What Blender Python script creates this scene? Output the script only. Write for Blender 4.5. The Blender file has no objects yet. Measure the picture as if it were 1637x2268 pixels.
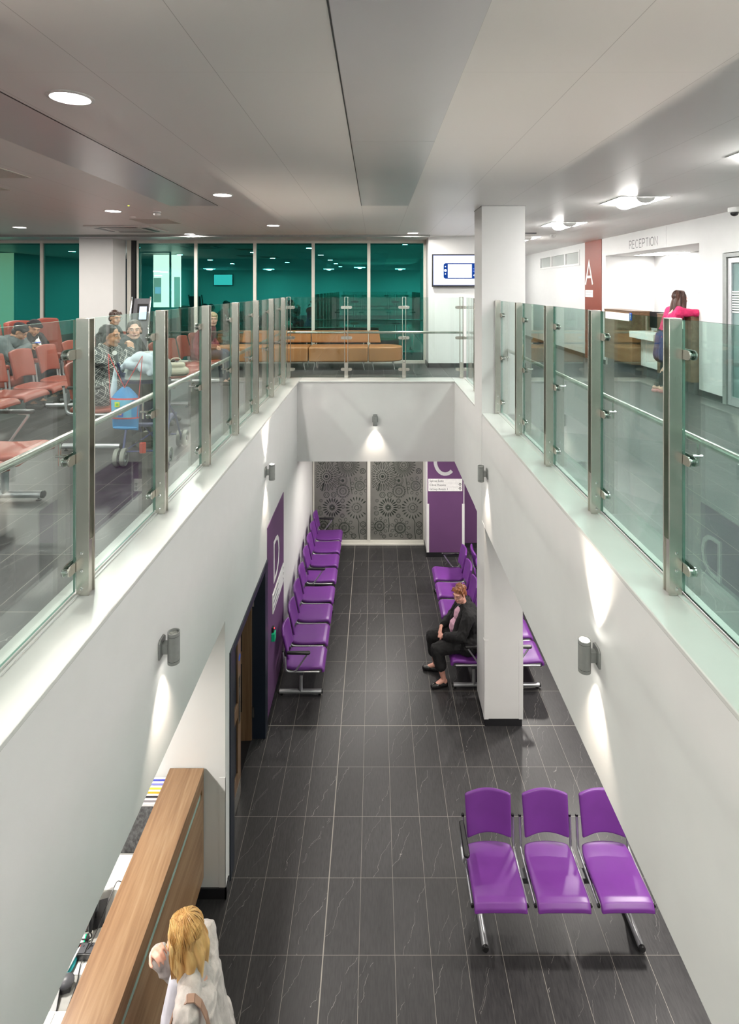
import bpy, bmesh, math, random
from mathutils import Vector, Matrix, Euler
PI = math.pi
random.seed(7)
SC = bpy.context.scene
COL = SC.collection

# ---------------------------------------------------------------- camera, world, exposure
CZ = 5.57            # eye height above the lower floor
ZU = 3.93            # upper floor
ZC = 6.64            # upper ceiling
ZS = 2.53            # lower ceiling
XL, XR = -1.37, 1.39 # void walls
cam_d = bpy.data.cameras.new('camera')
cam = bpy.data.objects.new('camera', cam_d); COL.objects.link(cam)
cam.location = (0, 0, CZ); cam.rotation_euler = (PI/2, 0, 0)
cam_d.sensor_fit = 'VERTICAL'; cam_d.sensor_height = 36; cam_d.sensor_width = 26
cam_d.lens = 36*1212/2268
cam_d.shift_y = -496/2268; cam_d.shift_x = -12.5/2268
cam_d.clip_start = .05; cam_d.clip_end = 100
SC.camera = cam
w = bpy.data.worlds.new('night'); SC.world = w; w.use_nodes = True
w.node_tree.nodes['Background'].inputs[0].default_value = (.006, .010, .014, 1)
w.node_tree.nodes['Background'].inputs[1].default_value = .6
SC.view_settings.view_transform = 'Standard'; SC.view_settings.look = 'None'
SC.view_settings.exposure = 1.06; SC.view_settings.gamma = 1
SC.view_settings.use_curve_mapping = False
SC.cycles.use_denoising = True
SC.cycles.max_bounces = 8; SC.cycles.diffuse_bounces = 4; SC.cycles.glossy_bounces = 4
SC.cycles.transmission_bounces = 4; SC.cycles.transparent_max_bounces = 24
SC.cycles.sample_clamp_indirect = 4; SC.cycles.caustics_reflective = False; SC.cycles.caustics_refractive = False
P_DOWN = 31      # upper downlight watts
P_TROF = 56      # square troffers
P_LOW = 27       # lower storey downlights
P_SCONCE = 26

# ---------------------------------------------------------------- materials
def _mat(name):
    m = bpy.data.materials.new(name); m.use_nodes = True
    nt = m.node_tree; nt.nodes.clear()
    out = nt.nodes.new('ShaderNodeOutputMaterial')
    return m, nt, out
def N(nt, t, **kw):
    n = nt.nodes.new('ShaderNode'+t)
    for k, v in kw.items():
        if k in n.inputs: n.inputs[k].default_value = v
        else: setattr(n, k, v)
    return n
def C4(c): return (c[0], c[1], c[2], 1)
def noise_mat(name, col, rough=.5, metal=0, var=.06, scale=30, bump=0., bscale=200, stretch=(1,1,1), sheen=0, coat=0):
    m, nt, out = _mat(name); L = nt.links.new
    b = N(nt, 'BsdfPrincipled'); b.inputs['Roughness'].default_value = rough; b.inputs['Metallic'].default_value = metal
    if sheen: b.inputs['Sheen Weight'].default_value = sheen
    if coat: b.inputs['Coat Weight'].default_value = coat
    tc = N(nt, 'TexCoord'); mp = N(nt, 'Mapping'); mp.inputs['Scale'].default_value = stretch
    L(tc.outputs['Object'], mp.inputs['Vector'])
    n = N(nt, 'TexNoise'); n.inputs['Scale'].default_value = scale; n.inputs['Detail'].default_value = 4
    L(mp.outputs[0], n.inputs['Vector'])
    r = N(nt, 'ValToRGB')
    r.color_ramp.elements[0].position = .3; r.color_ramp.elements[1].position = .7
    r.color_ramp.elements[0].color = C4([max(0, c*(1-var)) for c in col]); r.color_ramp.elements[1].color = C4([min(1, c*(1+var)) for c in col])
    L(n.outputs['Fac'], r.inputs[0]); L(r.outputs[0], b.inputs['Base Color'])
    if bump:
        n2 = N(nt, 'TexNoise'); n2.inputs['Scale'].default_value = bscale; n2.inputs['Detail'].default_value = 3
        L(mp.outputs[0], n2.inputs['Vector'])
        bp = N(nt, 'Bump'); bp.inputs['Strength'].default_value = bump; bp.inputs['Distance'].default_value = .002
        L(n2.outputs['Fac'], bp.inputs['Height']); L(bp.outputs[0], b.inputs['Normal'])
    L(b.outputs[0], out.inputs[0]); return m
def emis(name, col, s):
    m, nt, out = _mat(name); e = N(nt, 'Emission'); e.inputs[0].default_value = C4(col); e.inputs[1].default_value = s
    nt.links.new(e.outputs[0], out.inputs[0]); return m
def glass_mat(name, tint, refl=1.0, ior=1.5, gcol=(1,1,1)):
    m, nt, out = _mat(name); L = nt.links.new
    t = N(nt, 'BsdfTransparent'); t.inputs[0].default_value = C4(tint)
    g = N(nt, 'BsdfGlossy'); g.inputs['Color'].default_value = C4(gcol); g.inputs['Roughness'].default_value = 0.0
    # the index is turned over on the inner side so that both faces of the thin pane reflect alike
    geo = N(nt, 'NewGeometry'); ix = N(nt, 'Mix', data_type='FLOAT'); L(geo.outputs['Backfacing'], ix.inputs[0]); ix.inputs[2].default_value = ior; ix.inputs[3].default_value = 1/ior
    f = N(nt, 'Fresnel'); L(ix.outputs[0], f.inputs[0])
    mm = N(nt, 'Math', operation='MULTIPLY'); mm.inputs[1].default_value = refl
    mx = N(nt, 'MixShader'); L(f.outputs[0], mm.inputs[0]); L(mm.outputs[0], mx.inputs[0])
    L(t.outputs[0], mx.inputs[1]); L(g.outputs[0], mx.inputs[2]); L(mx.outputs[0], out.inputs[0]); return m
def wood_mat(name, along='Y', tone=1.0):
    m, nt, out = _mat(name); L = nt.links.new
    b = N(nt, 'BsdfPrincipled'); b.inputs['Roughness'].default_value = .36
    tc = N(nt, 'TexCoord'); mp = N(nt, 'Mapping')
    s = {'X': (.35, 5, 5), 'Y': (5, .35, 5), 'Z': (5, 5, .35)}[along]; mp.inputs['Scale'].default_value = s
    L(tc.outputs['Object'], mp.inputs['Vector'])
    n = N(nt, 'TexNoise'); n.inputs['Scale'].default_value = 1.3; n.inputs['Detail'].default_value = 2; n.inputs['Distortion'].default_value = .9
    L(mp.outputs[0], n.inputs['Vector'])
    mul = N(nt, 'Math', operation='MULTIPLY'); mul.inputs[1].default_value = 9; L(n.outputs['Fac'], mul.inputs[0])
    fr = N(nt, 'Math', operation='PINGPONG'); fr.inputs[1].default_value = 1; L(mul.outputs[0], fr.inputs[0])
    n2 = N(nt, 'TexNoise'); n2.inputs['Scale'].default_value = 14; n2.inputs['Detail'].default_value = 5; L(mp.outputs[0], n2.inputs['Vector'])
    n3 = N(nt, 'TexNoise'); n3.inputs['Scale'].default_value = 1.9; n3.inputs['Detail'].default_value = 0; L(mp.outputs[0], n3.inputs['Vector'])
    a1 = N(nt, 'Math', operation='MULTIPLY_ADD'); a1.inputs[1].default_value = .22; L(fr.outputs[0], a1.inputs[0])
    a2 = N(nt, 'Math', operation='MULTIPLY_ADD'); a2.inputs[1].default_value = .38; L(n2.outputs['Fac'], a2.inputs[0])
    a3 = N(nt, 'Math', operation='MULTIPLY'); a3.inputs[1].default_value = .40; L(n3.outputs['Fac'], a3.inputs[0])
    L(a3.outputs[0], a2.inputs[2]); L(a2.outputs[0], a1.inputs[2])
    r = N(nt, 'ValToRGB'); e = r.color_ramp.elements
    e[0].position = .28; e[0].color = C4([c*tone for c in (.20, .105, .052)]); e[1].position = .80; e[1].color = C4([c*tone for c in (.39, .26, .155)])
    k = r.color_ramp.elements.new(.52); k.color = C4([c*tone for c in (.29, .17, .09)])
    L(a1.outputs[0], r.inputs[0]); L(r.outputs[0], b.inputs['Base Color']); L(b.outputs[0], out.inputs[0]); return m
def tile_mat(name, x0, y0, wide_x=None, wide_y=None, dark=1.0):
    m, nt, out = _mat(name); L = nt.links.new
    b = N(nt, 'BsdfPrincipled')
    g = N(nt, 'NewGeometry'); sp = N(nt, 'SeparateXYZ'); L(g.outputs['Position'], sp.inputs[0])
    def M(op, a, bb=None, c=None):
        n = N(nt, 'Math', operation=op)
        for i, v in enumerate((a, bb, c)):
            if v is None: continue
            if isinstance(v, (int, float)): n.inputs[i].default_value = v
            else: L(v, n.inputs[i])
        return n.outputs[0]
    ux = M('DIVIDE', M('SUBTRACT', sp.outputs[0], x0), .3); uy = M('DIVIDE', M('SUBTRACT', sp.outputs[1], y0), .5993)
    ix, iy = M('FLOOR', ux), M('FLOOR', uy)
    fx, fy = M('FRACT', ux), M('FRACT', uy)
    dx = M('MULTIPLY', M('MINIMUM', fx, M('SUBTRACT', 1, fx)), .3)
    dy = M('MULTIPLY', M('MINIMUM', fy, M('SUBTRACT', 1, fy)), .6)
    gr = M('LESS_THAN', M('MINIMUM', dx, dy), .0017)
    if wide_x is not None:
        gr = M('MAXIMUM', gr, M('LESS_THAN', M('ABSOLUTE', M('SUBTRACT', sp.outputs[0], wide_x)), .0048))
        gr = M('MAXIMUM', gr, M('LESS_THAN', M('ABSOLUTE', M('SUBTRACT', sp.outputs[1], wide_y)), .0055))
    cmb = N(nt, 'CombineXYZ'); L(ix, cmb.inputs[0]); L(iy, cmb.inputs[1])
    wn = N(nt, 'TexWhiteNoise'); wn.noise_dimensions = '3D'; L(cmb.outputs[0], wn.inputs[0])
    # a quarter of the tiles repeat the same vein drawing
    off = N(nt, 'VectorMath', operation='SCALE'); off.inputs['Scale'].default_value = 20; L(wn.outputs['Color'], off.inputs[0])
    add = N(nt, 'VectorMath', operation='ADD'); L(g.outputs['Position'], add.inputs[0]); L(off.outputs[0], add.inputs[1])
    vn = N(nt, 'TexNoise'); vn.inputs['Scale'].default_value = 5; vn.inputs['Detail'].default_value = 4; vn.inputs['Roughness'].default_value = .5
    L(add.outputs[0], vn.inputs['Vector'])
    sc = N(nt, 'SeparateColor'); L(wn.outputs['Color'], sc.inputs[0])
    dd = M('ADD', M('SUBTRACT', M('MULTIPLY', fx, .27), M('MULTIPLY', fy, .25)), M('MULTIPLY', M('SUBTRACT', vn.outputs['Fac'], .5), .16))
    v1 = M('LESS_THAN', M('ABSOLUTE', M('SUBTRACT', dd, M('MULTIPLY_ADD', sc.outputs[0], .30, -.14))), .0011)
    v2 = M('LESS_THAN', M('ABSOLUTE', M('SUBTRACT', dd, M('MULTIPLY_ADD', sc.outputs[1], .45, -.3))), .0007)
    vk = N(nt, 'TexNoise'); vk.inputs['Scale'].default_value = 9; L(add.outputs[0], vk.inputs['Vector'])
    vein = M('MULTIPLY', M('MAXIMUM', v1, v2), M('MULTIPLY', M('GREATER_THAN', vk.outputs['Fac'], .44), M('MULTIPLY', M('GREATER_THAN', sc.outputs[2], .22), .30)))
    ms = N(nt, 'Mapping'); ms.inputs['Rotation'].default_value = (0, 0, -.3); ms.inputs['Scale'].default_value = (30, 5, 1); L(add.outputs[0], ms.inputs[0])
    st = N(nt, 'TexNoise'); st.inputs['Scale'].default_value = 2.6; st.inputs['Detail'].default_value = 6; L(ms.outputs[0], st.inputs['Vector'])
    r = N(nt, 'ValToRGB'); e = r.color_ramp.elements
    e[0].position = .3; e[0].color = C4([c*dark for c in (.018, .0178, .0195)]); e[1].position = .8; e[1].color = C4([c*dark for c in (.040, .0385, .040)])
    L(st.outputs['Fac'], r.inputs[0])
    tint = N(nt, 'Mix', data_type='RGBA'); tint.blend_type = 'MULTIPLY'; tint.inputs[0].default_value = 1
    tv = M('MULTIPLY_ADD', wn.outputs['Value'], .35, .82)
    L(r.outputs[0], tint.inputs['A']); L(tv, tint.inputs['B'])
    mv = N(nt, 'Mix', data_type='RGBA'); L(vein, mv.inputs[0]); L(tint.outputs['Result'], mv.inputs['A']); mv.inputs['B'].default_value = (.6, .58, .54, 1)
    mg = N(nt, 'Mix', data_type='RGBA'); L(gr, mg.inputs[0]); L(mv.outputs['Result'], mg.inputs['A']); mg.inputs['B'].default_value = (.26, .245, .215, 1)
    L(mg.outputs['Result'], b.inputs['Base Color'])
    rr = M('MULTIPLY_ADD', st.outputs['Fac'], .22, .30); L(rr, b.inputs['Roughness'])
    bp = N(nt, 'Bump'); bp.inputs['Strength'].default_value = .5; bp.inputs['Distance'].default_value = .002
    L(st.outputs['Fac'], bp.inputs['Height']); L(bp.outputs[0], b.inputs['Normal'])
    L(b.outputs[0], out.inputs[0]); return m
def ceiling_mat():
    m, nt, out = _mat('ceiling_panels'); L = nt.links.new
    b = N(nt, 'BsdfPrincipled'); b.inputs['Roughness'].default_value = .42
    g = N(nt, 'NewGeometry'); sp = N(nt, 'SeparateXYZ'); L(g.outputs['Position'], sp.inputs[0])
    def M(op, a, bb=None):
        n = N(nt, 'Math', operation=op)
        for i, v in enumerate((a, bb)):
            if v is None: continue
            if isinstance(v, (int, float)): n.inputs[i].default_value = v
            else: L(v, n.inputs[i])
        return n.outputs[0]
    fx = M('FRACT', M('DIVIDE', M('SUBTRACT', sp.outputs[0], .433), .611)); dx = M('MULTIPLY', M('MINIMUM', fx, M('SUBTRACT', 1, fx)), .611)
    fy = M('FRACT', M('DIVIDE', M('SUBTRACT', sp.outputs[1], 2.71), 1.2)); dy = M('MULTIPLY', M('MINIMUM', fy, M('SUBTRACT', 1, fy)), 1.2)
    lx = M('LESS_THAN', dx, .0016); ly = M('MULTIPLY', M('LESS_THAN', dy, .0014), .45)
    s = M('MULTIPLY', M('MAXIMUM', lx, ly), .45)
    mx = N(nt, 'Mix', data_type='RGBA'); L(s, mx.inputs[0]); mx.inputs['A'].default_value = (.92, .91, .89, 1); mx.inputs['B'].default_value = (.2, .19, .18, 1)
    L(mx.outputs['Result'], b.inputs['Base Color']); L(b.outputs[0], out.inputs[0]); return m
def leather(name, col, rough=.38):
    return noise_mat(name, col, rough, 0, .05, 8, .12, 420)
def plaid_mat():
    m, nt, out = _mat('plaid_wool'); L = nt.links.new
    b = N(nt, 'BsdfPrincipled'); b.inputs['Roughness'].default_value = .9
    tc = N(nt, 'TexCoord'); mp = N(nt, 'Mapping'); mp.inputs['Rotation'].default_value = (.5, .3, .5); L(tc.outputs['Object'], mp.inputs[0])
    sp = N(nt, 'SeparateXYZ'); L(mp.outputs[0], sp.inputs[0])
    last = None
    for i, (per, wd) in enumerate(((.05, .12), (.05, .12))):
        for o in (0, .3):
            d = N(nt, 'Math', operation='MULTIPLY_ADD'); d.inputs[1].default_value = 1/per; d.inputs[2].default_value = o; L(sp.outputs[0 if i == 0 else 2], d.inputs[0])
            f = N(nt, 'Math', operation='FRACT'); L(d.outputs[0], f.inputs[0])
            c = N(nt, 'Math', operation='LESS_THAN'); c.inputs[1].default_value = wd*.45; L(f.outputs[0], c.inputs[0])
            if last is None: last = c.outputs[0]
            else:
                mx = N(nt, 'Math', operation='MAXIMUM'); L(last, mx.inputs[0]); L(c.outputs[0], mx.inputs[1]); last = mx.outputs[0]
    mc = N(nt, 'Mix', data_type='RGBA'); L(last, mc.inputs[0]); mc.inputs['A'].default_value = (.016, .02, .022, 1); mc.inputs['B'].default_value = (.6, .6, .56, 1)
    L(mc.outputs['Result'], b.inputs['Base Color']); L(b.outputs[0], out.inputs[0]); return m
def hair_mat(name, dark, light, scale=60, rough=.42):
    m, nt, out = _mat(name); L = nt.links.new
    b = N(nt, 'BsdfPrincipled'); b.inputs['Roughness'].default_value = rough
    tc = N(nt, 'TexCoord'); mp = N(nt, 'Mapping'); mp.inputs['Scale'].default_value = (1, 1, .09); L(tc.outputs['Object'], mp.inputs[0])
    n = N(nt, 'TexNoise'); n.inputs['Scale'].default_value = scale*2; n.inputs['Detail'].default_value = 3; L(mp.outputs[0], n.inputs['Vector'])
    r = N(nt, 'ValToRGB'); r.color_ramp.elements[0].position = .35; r.color_ramp.elements[1].position = .65
    r.color_ramp.elements[0].color = C4(dark); r.color_ramp.elements[1].color = C4(light)
    L(n.outputs['Fac'], r.inputs[0]); L(r.outputs[0], b.inputs['Base Color'])
    bp = N(nt, 'Bump'); bp.inputs['Strength'].default_value = .8; bp.inputs['Distance'].default_value = .004
    L(n.outputs['Fac'], bp.inputs['Height']); L(bp.outputs[0], b.inputs['Normal']); L(b.outputs[0], out.inputs[0]); return m
def coated_glass():
    m, nt, out = _mat('coated_facade_glass'); L = nt.links.new
    t = N(nt, 'BsdfTransparent'); t.inputs[0].default_value = (.60, .75, .70, 1)
    g = N(nt, 'BsdfGlossy'); g.inputs['Color'].default_value = (.016, .235, .205, 1); g.inputs['Roughness'].default_value = .004
    geo = N(nt, 'NewGeometry'); mm = N(nt, 'Math', operation='MULTIPLY_ADD'); mm.inputs[1].default_value = -.84; mm.inputs[2].default_value = .84
    mx = N(nt, 'MixShader'); L(geo.outputs['Backfacing'], mm.inputs[0]); L(mm.outputs[0], mx.inputs[0])
    L(t.outputs[0], mx.inputs[1]); L(g.outputs[0], mx.inputs[2]); L(mx.outputs[0], out.inputs[0]); return m

MT = dict(
    wall=noise_mat('white_paint', (.69, .69, .68), .55, 0, .012, 6),
    ledge=noise_mat('ledge_gloss', (.62, .63, .605), .22, 0, .02, 5),
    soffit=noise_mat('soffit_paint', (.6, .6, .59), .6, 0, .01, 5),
    ceil=ceiling_mat(),
    strip=noise_mat('satin_ceiling_strip', (.72, .715, .735), .30, .2, .01, 3),
    purple_wall=noise_mat('purple_wall_paint', (.122, .050, .138), .5, 0, .03, 4),
    red_wall=noise_mat('brick_red_panel', (.19, .038, .021), .5, 0, .03, 4),
    skirt=noise_mat('black_skirting', (.012, .012, .014), .3),
    tile=tile_mat('slate_tiles', .165, 4.569, -.435, 6.966),
    tile_up=tile_mat('slate_tiles_upper', .165, 4.569, None, None, 1.6),  # same slate made paler, its reflected light put into the colour
    steel=noise_mat('brushed_steel', (.62, .60, .55), .27, 1, .08, 14, .1, 300, (1, 1, .12)),
    chrome=noise_mat('polished_steel', (.75, .75, .74), .08, 1, .02),
    silver=noise_mat('silver_paint', (.50, .51, .53), .32, .75, .03),
    black=noise_mat('black_plastic', (.010, .010, .011), .35),
    dgrey=noise_mat('dark_grey_plastic', (.06, .062, .07), .4),
    mgrey=noise_mat('mid_grey_metal', (.30, .31, .30), .42, .3),
    lgrey=noise_mat('light_grey_plastic', (.52, .53, .53), .5),
    white=noise_mat('white_plastic', (.82, .82, .80), .4),
    frame=noise_mat('cream_window_frame', (.62, .61, .55), .4, 0, .02),
    purple=leather('purple_vinyl', (.140, .031, .222)),
    red=leather('brick_red_vinyl', (.25, .052, .034)),
    orange=leather('tan_orange_vinyl', (.34, .150, .052)),
    glass=glass_mat('clear_toughened_glass', (.89, .955, .935), 1.05),
    gedge=noise_mat('glass_edge', (.22, .38, .32), .15),
    facade=coated_glass(),
    pane=glass_mat('door_glass', (.75, .84, .84), 1.6),
    wood_y=wood_mat('walnut_along_y', 'Y'), wood_z=wood_mat('walnut_along_z', 'Z'), wood_x=wood_mat('walnut_along_x', 'X'),
    wood_up=wood_mat('reception_walnut', 'Y', .52), wood_door=wood_mat('door_walnut', 'Z', .55),
    navy=noise_mat('navy_door_frame', (.010, .015, .026), .35),
    tealstrip=noise_mat('pale_teal_glass_strip', (.30, .43, .38), .15),
    skin=noise_mat('skin_fair', (.66, .38, .29), .5, 0, .06, 25),
    skin2=noise_mat('skin_tan', (.46, .23, .13), .5, 0, .06, 25),
    skin3=noise_mat('skin_rosy', (.72, .37, .29), .48, 0, .10, 18),
    lips=noise_mat('lips', (.42, .12, .10), .4),
    eyew=noise_mat('eye_white', (.8, .8, .78), .2), iris=noise_mat('iris_dark', (.03, .02, .015), .15),
)
def cloth(name, col, rough=.85, var=.12, scale=20, bump=.4, bs=300, stretch=(1,1,1)): return noise_mat(name, col, rough, 0, var, scale, bump, bs, stretch)

# ---------------------------------------------------------------- mesh helpers
class MB:
    def __init__(s): s.v = []; s.f = []; s.m = []
    def _add(s, vs, fs, mi=0):
        o = len(s.v); s.v += [tuple(v) for v in vs]
        for f in fs: s.f.append(tuple(i+o for i in f)); s.m.append(mi)
        return s
    def box(s, x0, x1, y0, y1, z0, z1, mi=0, M=None):
        if x0 > x1: x0, x1 = x1, x0
        if y0 > y1: y0, y1 = y1, y0
        if z0 > z1: z0, z1 = z1, z0
        vs = [Vector((x, y, z)) for z in (z0, z1) for y in (y0, y1) for x in (x0, x1)]
        if M: vs = [M @ v for v in vs]
        return s._add(vs, [(0,2,3,1), (4,5,7,6), (0,1,5,4), (2,6,7,3), (0,4,6,2), (1,3,7,5)], mi)
    def prism(s, poly, axis, a0, a1, mi=0, M=None):
        """poly = 2D points in the plane of the two other axes (in xyz order), extruded along axis"""
        def P(p, a):
            if axis == 0: v = Vector((a, p[0], p[1]))
            elif axis == 1: v = Vector((p[0], a, p[1]))
            else: v = Vector((p[0], p[1], a))
            return M @ v if M else v
        n = len(poly); vs = [P(p, a0) for p in poly] + [P(p, a1) for p in poly]
        fs = [tuple(range(n))[::-1], tuple(range(n, 2*n))] + [(i, (i+1) % n, n+(i+1) % n, n+i) for i in range(n)]
        return s._add(vs, fs, mi)
    def tube(s, pts, r, n=12, mi=0, cap=True, fillet=0.0, rs=None):
        pts = [Vector(p) for p in pts]
        if fillet > 0 and len(pts) > 2:
            q = [pts[0]]
            for i in range(1, len(pts)-1):
                a, b, c = pts[i-1], pts[i], pts[i+1]
                d = min(fillet, (a-b).length*.49, (c-b).length*.49)
                p0 = b+(a-b).normalized()*d; p1 = b+(c-b).normalized()*d
                for k in range(7):
                    t = k/6; q.append(p0*(1-t)**2+b*2*t*(1-t)+p1*t*t)
            q.append(pts[-1]); pts = q; rs = None
        T = []
        for i in range(len(pts)):
            a = pts[max(0, i-1)]; b = pts[min(len(pts)-1, i+1)]
            d = (b-a); T.append(d.normalized() if d.length > 1e-9 else Vector((0,0,1)))
        ref = Vector((0,0,1)) if abs(T[0].z) < .9 else Vector((1,0,0))
        u = T[0].cross(ref).normalized(); vs = []
        for i, p in enumerate(pts):
            u = (u-T[i]*u.dot(T[i]))
            u = u.normalized() if u.length > 1e-6 else T[i].orthogonal().normalized()
            w_ = T[i].cross(u); rr = rs[i] if rs else r
            for k in range(n):
                a = 2*PI*k/n; vs.append(p+(u*math.cos(a)+w_*math.sin(a))*rr)
        fs = []
        for i in range(len(pts)-1):
            for k in range(n):
                fs.append((i*n+k, i*n+(k+1) % n, (i+1)*n+(k+1) % n, (i+1)*n+k))
        if cap: fs += [tuple(range(n))[::-1], tuple(range((len(pts)-1)*n, len(pts)*n))]
        return s._add(vs, fs, mi)
    def lathe(s, prof, c=(0,0,0), n=24, mi=0, M=None, caps=True):
        vs = []
        for r, z in prof:
            for k in range(n):
                a = 2*PI*k/n; v = Vector((r*math.cos(a), r*math.sin(a), z))
                v = (M @ v) if M else v
                vs.append(v+Vector(c))
        fs = []
        for i in range(len(prof)-1):
            for k in range(n): fs.append((i*n+k, i*n+(k+1) % n, (i+1)*n+(k+1) % n, (i+1)*n+k))
        if caps: fs += [tuple(range(n))[::-1], tuple(range((len(prof)-1)*n, len(prof)*n))]
        return s._add(vs, fs, mi)
    def ball(s, c, r, mi=0, n=14, M=None):
        if not hasattr(r, '__len__'): r = (r, r, r)
        prof = [(math.sin(PI*i/n), -math.cos(PI*i/n)) for i in range(n+1)]
        prof[0] = (1e-3, -1); prof[-1] = (1e-3, 1)
        S = Matrix.Diagonal((*r, 1)); MM = (M.to_4x4() @ S) if M else S
        return s.lathe(prof, c, 16, mi, MM)
    def grid(s, fn, nu, nv, th=None, mi=0):
        """fn(u,v)->Vector surface; th = function giving the offset vector for the back side"""
        A = [[Vector(fn(i/nu, j/nv)) for i in range(nu+1)] for j in range(nv+1)]
        B = [[A[j][i]+Vector(th(i/nu, j/nv)) for i in range(nu+1)] for j in range(nv+1)] if th else None
        W = nu+1; vs = [p for r in A for p in r]; fs = []
        for j in range(nv):
            for i in range(nu): fs.append((j*W+i, j*W+i+1, (j+1)*W+i+1, (j+1)*W+i))
        if B:
            o = len(vs); vs += [p for r in B for p in r]
            for j in range(nv):
                for i in range(nu): fs.append((o+j*W+i, o+(j+1)*W+i, o+(j+1)*W+i+1, o+j*W+i+1))
            for i in range(nu): fs.append((i+1, i, o+i, o+i+1)); q = nv*W; fs.append((q+i, q+i+1, o+q+i+1, o+q+i))
            for j in range(nv): fs.append((j*W, (j+1)*W, o+(j+1)*W, o+j*W)); fs.append((j*W+nu+W, j*W+nu, o+j*W+nu, o+j*W+nu+W))
        return s._add(vs, fs, mi)
    def build(s, name, mats, parent=None, smooth=False, bevel=0, bseg=2, loc=None, rz=0):
        me = bpy.data.meshes.new(name); me.from_pydata(s.v, [], s.f)
        if not isinstance(mats, (list, tuple)): mats = [mats]
        for m in mats: me.materials.append(MT[m] if isinstance(m, str) else m)
        if len(mats) > 1:
            for p, mi in zip(me.polygons, s.m): p.material_index = mi
        bm = bmesh.new(); bm.from_mesh(me); bmesh.ops.recalc_face_normals(bm, faces=bm.faces); bm.to_mesh(me); bm.free()
        if smooth:
            me.polygons.foreach_set('use_smooth', [True]*len(me.polygons))
            try: me.set_sharp_from_angle(angle=math.radians(40))
            except Exception: pass
        o = bpy.data.objects.new(name, me); COL.objects.link(o)
        if parent: o.parent = parent
        if loc: o.location = loc
        if rz: o.rotation_euler[2] = rz
        if bevel:
            b = o.modifiers.new('bevel', 'BEVEL'); b.width = bevel; b.segments = bseg; b.limit_method = 'ANGLE'; b.angle_limit = math.radians(40); b.harden_normals = False
            me.polygons.foreach_set('use_smooth', [True]*len(me.polygons))
            try: me.set_sharp_from_angle(angle=math.radians(40))
            except Exception: pass
        return o
def empty(name, loc=(0,0,0), rz=0):
    o = bpy.data.objects.new(name, None); COL.objects.link(o); o.location = loc; o.rotation_euler = (0, 0, rz); o.empty_display_size = .1; return o
def tag(o, label, cat, group=None, kind=None):
    o['label'] = label; o['category'] = cat
    if group: o['group'] = group
    if kind: o['kind'] = kind
    return o
def struct(o): o['kind'] = 'structure'; return o
def copy_tree(o, parent=None, loc=None, rz=None):
    c = o.copy(); COL.objects.link(c)
    if parent: c.parent = parent
    if loc is not None: c.location = loc
    if rz is not None: c.rotation_euler = (0, 0, rz)
    for ch in list(o.children): copy_tree(ch, c)
    return c
def BOX(name, x0, x1, y0, y1, z0, z1, mat, parent=None, bevel=0):
    return MB().box(x0, x1, y0, y1, z0, z1).build(name, mat, parent, bevel=bevel)
def S(name, x0, x1, y0, y1, z0, z1, mat, parent=None, bevel=0):
    o = BOX(name, x0, x1, y0, y1, z0, z1, mat, parent, bevel)
    if not parent: struct(o)
    return o
# stroke letters: flat bars, drawn in a unit box
GL = {
 'A': (.8, [[(0,0),(.4,1),(.8,0)], [(.15,.34),(.65,.34)]]),
 'R': (.62, [[(0,0),(0,1),(.35,1),(.55,.92),(.6,.75),(.55,.58),(.35,.5),(0,.5)], [(.35,.5),(.62,0)]]),
 'E': (.55, [[(.55,1),(0,1),(0,0),(.55,0)], [(0,.52),(.48,.52)]]),
 'C': (.78, [[(.4+.38*math.cos(math.radians(a)), .5+.5*math.sin(math.radians(a))) for a in range(48, 313, 12)]]),
 'P': (.6, [[(0,0),(0,1),(.35,1),(.55,.92),(.6,.73),(.55,.55),(.35,.47),(0,.47)]]),
 'T': (.66, [[(0,1),(.66,1)], [(.33,1),(.33,0)]]),
 'I': (0, [[(0,0),(0,1)]]),
 'O': (.8, [[(.4+.4*math.cos(math.radians(a)), .5+.5*math.sin(math.radians(a))) for a in range(0, 361, 15)]]),
 'N': (.62, [[(0,0),(0,1),(.62,0),(.62,1)]]),
 'D': (.74, [[(0,0),(0,1),(.28,1),(.5,.95),(.66,.8),(.74,.5),(.66,.2),(.5,.05),(.28,0),(0,0)]]),
}
def strokes(mb, text, o, ux, uz, h, t, d, gap=.22, mi=0):
    """o origin, ux/uz unit vectors of the writing plane, h cap height, t stroke, d relief thickness"""
    o = Vector(o); ux = Vector(ux); uz = Vector(uz); n = ux.cross(uz)
    x = 0
    for ch in text:
        wd, polys = GL[ch]
        for pl in polys:
            pts = [Vector((x+p[0]*h, p[1]*h)) for p in pl]
            closed = (pts[0]-pts[-1]).length < 1e-6
            if closed: pts = pts[:-1]
            m = len(pts); L_, R_ = [], []
            for i in range(m):
                a = pts[i-1] if (i > 0 or closed) else pts[i]; b = pts[(i+1) % m] if (i < m-1 or closed) else pts[i]
                d1 = (pts[i]-a); d2 = (b-pts[i])
                d1 = d1.normalized() if d1.length > 1e-9 else d2.normalized(); d2 = d2.normalized() if d2.length > 1e-9 else d1
                bis = (d1+d2).normalized(); nn = Vector((-bis.y, bis.x)); c = max(.45, nn.dot(Vector((-d1.y, d1.x))))
                L_.append(pts[i]+nn*t/2/c); R_.append(pts[i]-nn*t/2/c)
            rng = range(m if closed else m-1)
            for i in rng:
                j = (i+1) % m; q = [L_[i], L_[j], R_[j], R_[i]]
                vs = [o+ux*p.x+uz*p.y for p in q]; vs += [v-n*d for v in vs]
                mb._add(vs, [(0,1,2,3), (7,6,5,4), (0,4,5,1), (1,5,6,2), (2,6,7,3), (3,7,4,0)], mi)
        x += wd*h + gap*h
    return x
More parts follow.
